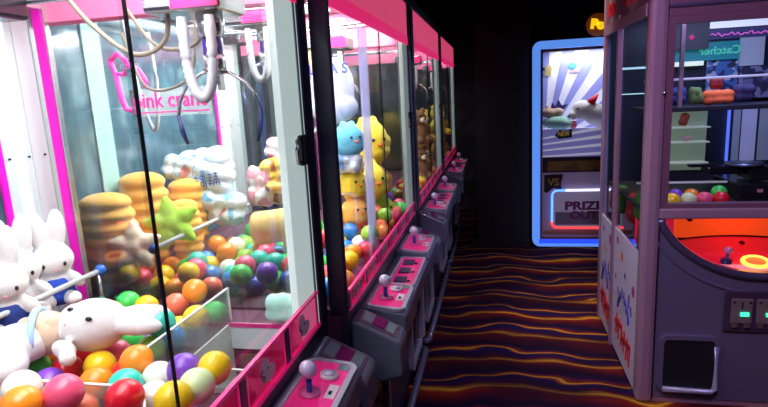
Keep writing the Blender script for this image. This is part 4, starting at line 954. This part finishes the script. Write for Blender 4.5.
def led_machine():
    X0, X1, Y0, H = .315, 1.30, 5.24, 1.90; Y1 = 5.98
    R = empty('led_prize_machine', ((X0+X1)/2, (Y0+Y1)/2, 0), 'prize machine with glowing blue border and sunburst backdrop at the aisle\'s end', 'arcade machine')
    B('cabinet', mat('navy_cabinet', (.02, .02, .06), .4), R, (X0+.02, Y0+.30, .03), (X1-.02, Y1, H-.02), .01)
    B('shell', mat('navy_shell', (.03, .03, .08), .4), R, (X0+.01, Y0+.03, .0), (X0+.05, Y0+.31, H-.02)); B('shell', MATS['navy_shell'], R, (X1-.05, Y0+.03, 0), (X1-.01, Y0+.31, H-.02)); B('shell', MATS['navy_shell'], R, (X0+.01, Y0+.03, H-.05), (X1-.01, Y0+.31, H-.01)); B('shell', MATS['navy_shell'], R, (X0+.01, Y0+.03, .0), (X1-.01, Y0+.31, .12))
    led = mat('blue_led_border', (.1, .25, .9), .35, emit=(.12, .33, 1), es=.78)
    MB().frame((X0, Y0, .015), (1, 0, 0), (0, 0, 1), (0, 1, 0), X1-X0, H-.015, .068, .05, .07).build('led_border', led, R)
    MB().frame((X0+.068, Y0+.004, .085), (1, 0, 0), (0, 0, 1), (0, 1, 0), X1-X0-.136, H-.16, .022, .05, .005).build('inner_frame', mat('mauve_inner_frame', (.22, .12, .22), .4), R)
    x0 = X0+.105; x1 = X1-.105
    MB().cyl((x0+.1, Y0+.1, 0), (x0+.1, Y0+.1, .02), .04).build('foot', BLACK, R)
    # sunburst backdrop
    base = mat('pale_backdrop', (.72, .72, .86), .5, emit=(.75, .76, 1), es=.28); ray = mat('periwinkle_ray', (.26, .28, .66), .5, emit=(.3, .33, .85), es=.2)
    bd = B('backdrop', base, R, (X0+.06, Y0+.285, .94), (X1-.06, Y0+.295, 1.84))
    rp = MB(); ox, oz = x0+.02, .95
    for a in range(3, 178, 14):
        a0 = math.radians(a); a1 = math.radians(a+6.5)
        def clip(a):
            dx, dz = math.cos(a), math.sin(a); t = 9
            if dx > 0: t = min(t, (X1-.065-ox)/dx)
            if dx < 0: t = min(t, (X0+.065-ox)/dx)
            if dz > 0: t = min(t, (1.835-oz)/dz)
            return (ox+dx*t, oz+dz*t)
        p0 = clip(a0); p1 = clip(a1); rp.prism([(ox, oz), p0, p1], (0, Y0+.281, 0), (1, 0, 0), (0, 0, 1), (0, 1, 0), .004)
    rp.build('sunburst', ray, bd)
    MB().box((X0+.09, Y0+.02, .94), (X1-.09, Y0+.024, 1.82)).build('front_glass', GLASS, R)
    st = MB().ball((x0+.055, Y0+.276, 1.66), 1, (.032, .002, .04)).box((x0+.02, Y0+.274, 1.60), (x0+.08, Y0+.277, 1.64)).build('gold_sticker', mat('gold_print', (.65, .50, .2), .4), R)
    MB().box((x0-.005, Y0+.274, 1.655), (x0+.02, Y0+.2755, 1.675)).build('black_arrow', BLACK, R)
    st2 = MB().ball((x0+.27, Y0+.276, 1.68), 1, (.04, .002, .03)).build('blue_swirl_sticker', mat('azure_print', (.1, .35, .7), .4), R)
    MB().box((x0+.24, Y0+.274, 1.62), (x0+.33, Y0+.276, 1.64)).build('sticker_caption', mat('rose_caption', (.6, .35, .5), .4), st2)
    # lower: floor of display with rays, black ribbon
    B('display_floor', base, R, (X0+.06, Y0+.05, 1.085), (X1-.06, Y0+.285, 1.105))
    lb = B('lower_board', ray, R, (X0+.085, Y0+.012, .86), (X1-.085, Y0+.018, 1.12))
    for i in range(4):
        z = .865+.055*i; MB().prism([(x0-.02, z), (x1+.02, z+.02+.03*i), (x1+.02, z+.05+.035*i), (x0-.02, z+.012)], (0, Y0+.008, 0), (1, 0, 0), (0, 0, 1), (0, 1, 0), .003).build('board_ray', base, lb)
    rb_ = MB().prism([(x0+.09, 1.06), (x0+.13, 1.03), (x0+.24, 1.04), (x0+.24, 1.12), (x0+.2, 1.10), (x0+.13, 1.11)], (0, Y0+.004, 0), (1, 0, 0), (0, 0, 1), (0, 1, 0), .004).build('black_ribbon', BLACK, R)
    text_obj('ribbon_text', 'NEW', mat('gold_letters', (.7, .5, .1), .4, emit=(.7, .5, .1), es=.15), rb_, (x0+.12, Y0+.003, 1.055), (1, 0, 0), (0, 0, 1), .06, width=.10, bold=.001)
    B('dark_band', mat('dark_band', (.02, .015, .035), .4), R, (X0+.085, Y0+.01, .72), (X1-.085, Y0+.02, .862))
    B('gold_panel', patternmat('dull_gold_print', [(.12, .07, .02), (.2, .13, .03), (.22, .10, .02), (.10, .07, .03)], 9, .5, 'voronoi', bump=.02), R, (x0+.03, Y0+.005, .735), (x1, Y0+.012, .825))
    lp = B('lower_panel', mat('lilac_panel', (.30, .24, .36), .5, emit=(.45, .35, .7), es=.07), R, (X0+.085, Y0+.014, .085), (X1-.085, Y0+.022, .72))  # faint glow stands for LED light falling on the panel
    vs = MB().prism([(x0, .54), (x0, .70), (x0+.17, .705), (x0+.15, .62), (x0+.155, .56), (x0+.08, .575), (x0+.03, .53)], (0, Y0+.006, 0), (1, 0, 0), (0, 0, 1), (0, 1, 0), .006).build('versus_burst', BLACK, R)
    text_obj('versus_text', 'VS', mat('dull_gold_letters', (.35, .24, .06), .4), vs, (x0+.025, Y0+.004, .60), (1, 0, 0), (0, 0, 1), .095, width=.11, bold=.003)
    # prize door
    dx0, dx1, dz0, dz1 = .49, 1.12, .20, .555
    d = B('prize_door', mat('lilac_grey_door', (.36, .33, .44), .35, emit=(.5, .45, .8), es=.14), R, (dx0+.01, Y0-.012, dz0+.01), (dx1-.01, Y0+.012, dz1-.01), .004)  # door's own glow stands for the LEDs lighting it
    B('door_tint', mat('slate_lilac', (.22, .22, .34), .3), d, (dx0+.03, Y0-.0135, dz0+.03), (dx1-.03, Y0-.011, dz0+.15))
    LB = mat('blue_led_tube', (.1, .3, 1), .3, emit=(.10, .30, 1), es=2.2); LR = mat('red_led_tube', (1, .1, .08), .3, emit=(1, .06, .06), es=1.3); LW = mat('cool_white_led_tube', (.8, .8, 1), .3, emit=(.7, .72, 1), es=1.6)
    y = Y0-.012; r = .05
    cz = [(dx0+r-r*math.sin(a), y, dz1-r+r*math.cos(a)) for a in [math.pi/2*k/6 for k in range(6, -1, -1)]]
    MB().tube([(dx0, y, dz0+.05)]+cz+[(dx0+.12, y, dz1)], .009, 8).build('door_led', LB, R, True)
    MB().tube([(dx0+.12, y, dz1), (dx1, y, dz1+.002)], .011, 8).build('door_led', LW, R, True)
    cz = [(dx0+r-r*math.cos(a), y, dz0+r-r*math.sin(a)) for a in [math.pi/2*k/6 for k in range(7)]]
    MB().tube([(dx0, y, dz0+.06)]+cz+[(dx1, y, dz0)], .011, 8).build('door_led', LR, R, True)
    PT = mat('plum_letters', (.22, .05, .20), .4)
    text_obj('door_text', 'PRIZE', PT, d, (.605, Y0-.0145, .375), (1, 0, 0), (0, 0, 1), .105, width=.34, bold=.005)
    text_obj('door_text', 'OUT', PT, d, (.65, Y0-.0145, .29), (1, 0, 0), (0, 0, 1), .095, width=.25, bold=.005)
    B('tan_strip', mat('tan_strip', (.35, .22, .2), .5), R, (X0+.10, Y0+.008, .13), (X1-.1, Y0+.014, .17))
    B('base_led', mat('deep_blue_led', (.02, .04, .9), .4, emit=(.02, .07, 1), es=1.2), R, (X0+.06, Y0-.003, .045), (X1-.06, Y0+.002, .085))
    l = light('display_light', 'AREA', (.8, Y0+.15, 1.82), 5, (.9, .92, 1), .5, .15, target=(.8, Y0+.17, 1)); l.parent = R; l.location -= R.location
led_machine()
def seal():
    c = v(.775, 5.40, 1.275)
    r = empty('plush_animal', c, 'white plush animal with a red cap against the sunburst backdrop', 'plush toy')
    blob('body', [(c, (.10, .075, .09), (0, .3, 0)), (c+v(-.085, -.02, -.045), (.05, .045, .042), (0, .4, 0)), (c+v(.10, .0, -.04), (.10, .08, .10)), (c+v(.16, -.01, -.10), (.05, .06, .11)), (c+v(.055, -.06, .0), (.022, .02, .07), (0, -.25, 0))], WHITEPL, r, .010)
    MB().ball(c+v(-.055, -.066, .015), .011).build('eye', EYE, r, True); MB().ball(c+v(-.13, -.04, -.05), .012, (1.2, 1, .8)).build('nose', EYE, r, True)
    MB().cone(c+v(.06, -.03, .06), c+v(.125, -.03, .135), .042, .006).build('cap', mat('red_felt', (.8, .02, .03), .9), r, True)
seal()
blob_o = blob('cushion', [((.54, 5.38, 1.17), (.13, .09, .06), (0, 0, 0)), ((.60, 5.37, 1.16), (.08, .08, .05), (0, .1, 0))], mat('mint_plush', (.32, .60, .50), .85), None, .010, loc=(.55, 5.38, 1.17)); tag(blob_o, 'mint green cushion beside the white plush animal', 'cushion')
blob_o = blob('tan_plush', [((.47, 5.40, 1.26), (.07, .06, .045)), ((.55, 5.41, 1.265), (.06, .05, .04)), ((.46, 5.40, 1.305), (.02, .02, .03))], mat('tan_plush', (.62, .42, .30), .9), None, .010, loc=(.45, 5.40, 1.15)); tag(blob_o, 'tan plush toy on top of the mint green cushion', 'plush toy')
cr = MB().prism([(0, 0), (.012, .065), (.045, .03), (.07, .09), (.10, .035), (.16, .045), (.12, 0)], (.49, 5.43, 1.29), (1, 0, 0), (0, 0, 1), (0, 1, 0), .03, .004).build('star_toy', mat('indigo_felt', (.05, .05, .28), .8), None, off=(.50, 5.44, 1.20)); tag(cr, 'dark blue jagged toy behind the tan plush', 'toy')
blob_o = blob('coral_toy', [((.685, 5.36, 1.145), (.035, .04, .04))], mat('coral_toy', (.75, .15, .2), .7), None, .010, loc=(.665, 5.36, 1.0)); tag(blob_o, 'small coral red toy under the white plush animal', 'toy')

for n, (k, p, lab, c) in enumerate(star_m):
    o = blob('plush_ball', [(p, (.04, .062, .055)), ((p[0], p[1]+.02, p[2]-.06), (.04, .06, .06))], mat(k+'_dim_plush_%d' % int(c[0]*100), c, .8, bump=.3), None, .010, loc=p); tag(o, lab, 'plush toy', 'plush balls behind the mauve machine\'s side windows')

# glowing sign above the blue machine
sg = empty('hanging_sign', (.87, 5.30, 2.0), 'round dark orange sign with glowing yellow letters above the blue machine', 'sign')
MB().ball((.87, 5.30, 2.01), .10, (1, .35, 1.0)).build('sign_disc', mat('burnt_orange_disc', (.22, .06, .01), .5, emit=(.5, .10, .01), es=.12), sg, True)
text_obj('sign_text', 'Po', mat('yellow_lit_letters', (1, .7, .02), .4, emit=(1, .62, .01), es=.95), sg, (.80, 5.250, 1.985), (1, -.0, -.12), (.12, 0, 1), .10, width=.12, bold=.010)
MB().cyl((.87, 5.32, 2.15), (.87, 5.32, 2.75), .008).build('sign_rod', BLACK, sg, True)

# ------------------------------------------------------------------ unseen spotlights added for the light they throw
def added_spot(name, x, y, z, energy, col, target, spot, label, size=.12):
    r = empty('added_spotlight', (x, y, z), label, 'lamp')
    MB().cyl((x, y, z+.02), (x, y, 2.75), .06).build('added_can', BLACK, r, True)
    l = light('added_spot_beam', 'SPOT', (x, y, z), energy, col, size, target=target, spot=spot); l.parent = r; l.location -= r.location
added_spot('a', .30, .9, 2.6, 130, (.72, .50, .95), (1.0, 2.6, .8), 75, 'unseen spotlight added to light the mauve machine')
added_spot('b', .40, 3.6, 2.6, 85, (1, .78, .66), (.85, 3.6, 0), 46, 'unseen spotlight added to brighten the aisle carpet beside the mauve machine')
added_spot('c', .2, .2, 2.6, 30, (.6, .6, 1), (-.3, 1.7, .8), 70, 'unseen spotlight added over the near consoles')
w = bpy.data.worlds.new('world'); SC.world = w; w.use_nodes = True
w.node_tree.nodes['Background'].inputs[0].default_value = (.3, .25, .5, 1); w.node_tree.nodes['Background'].inputs[1].default_value = .05
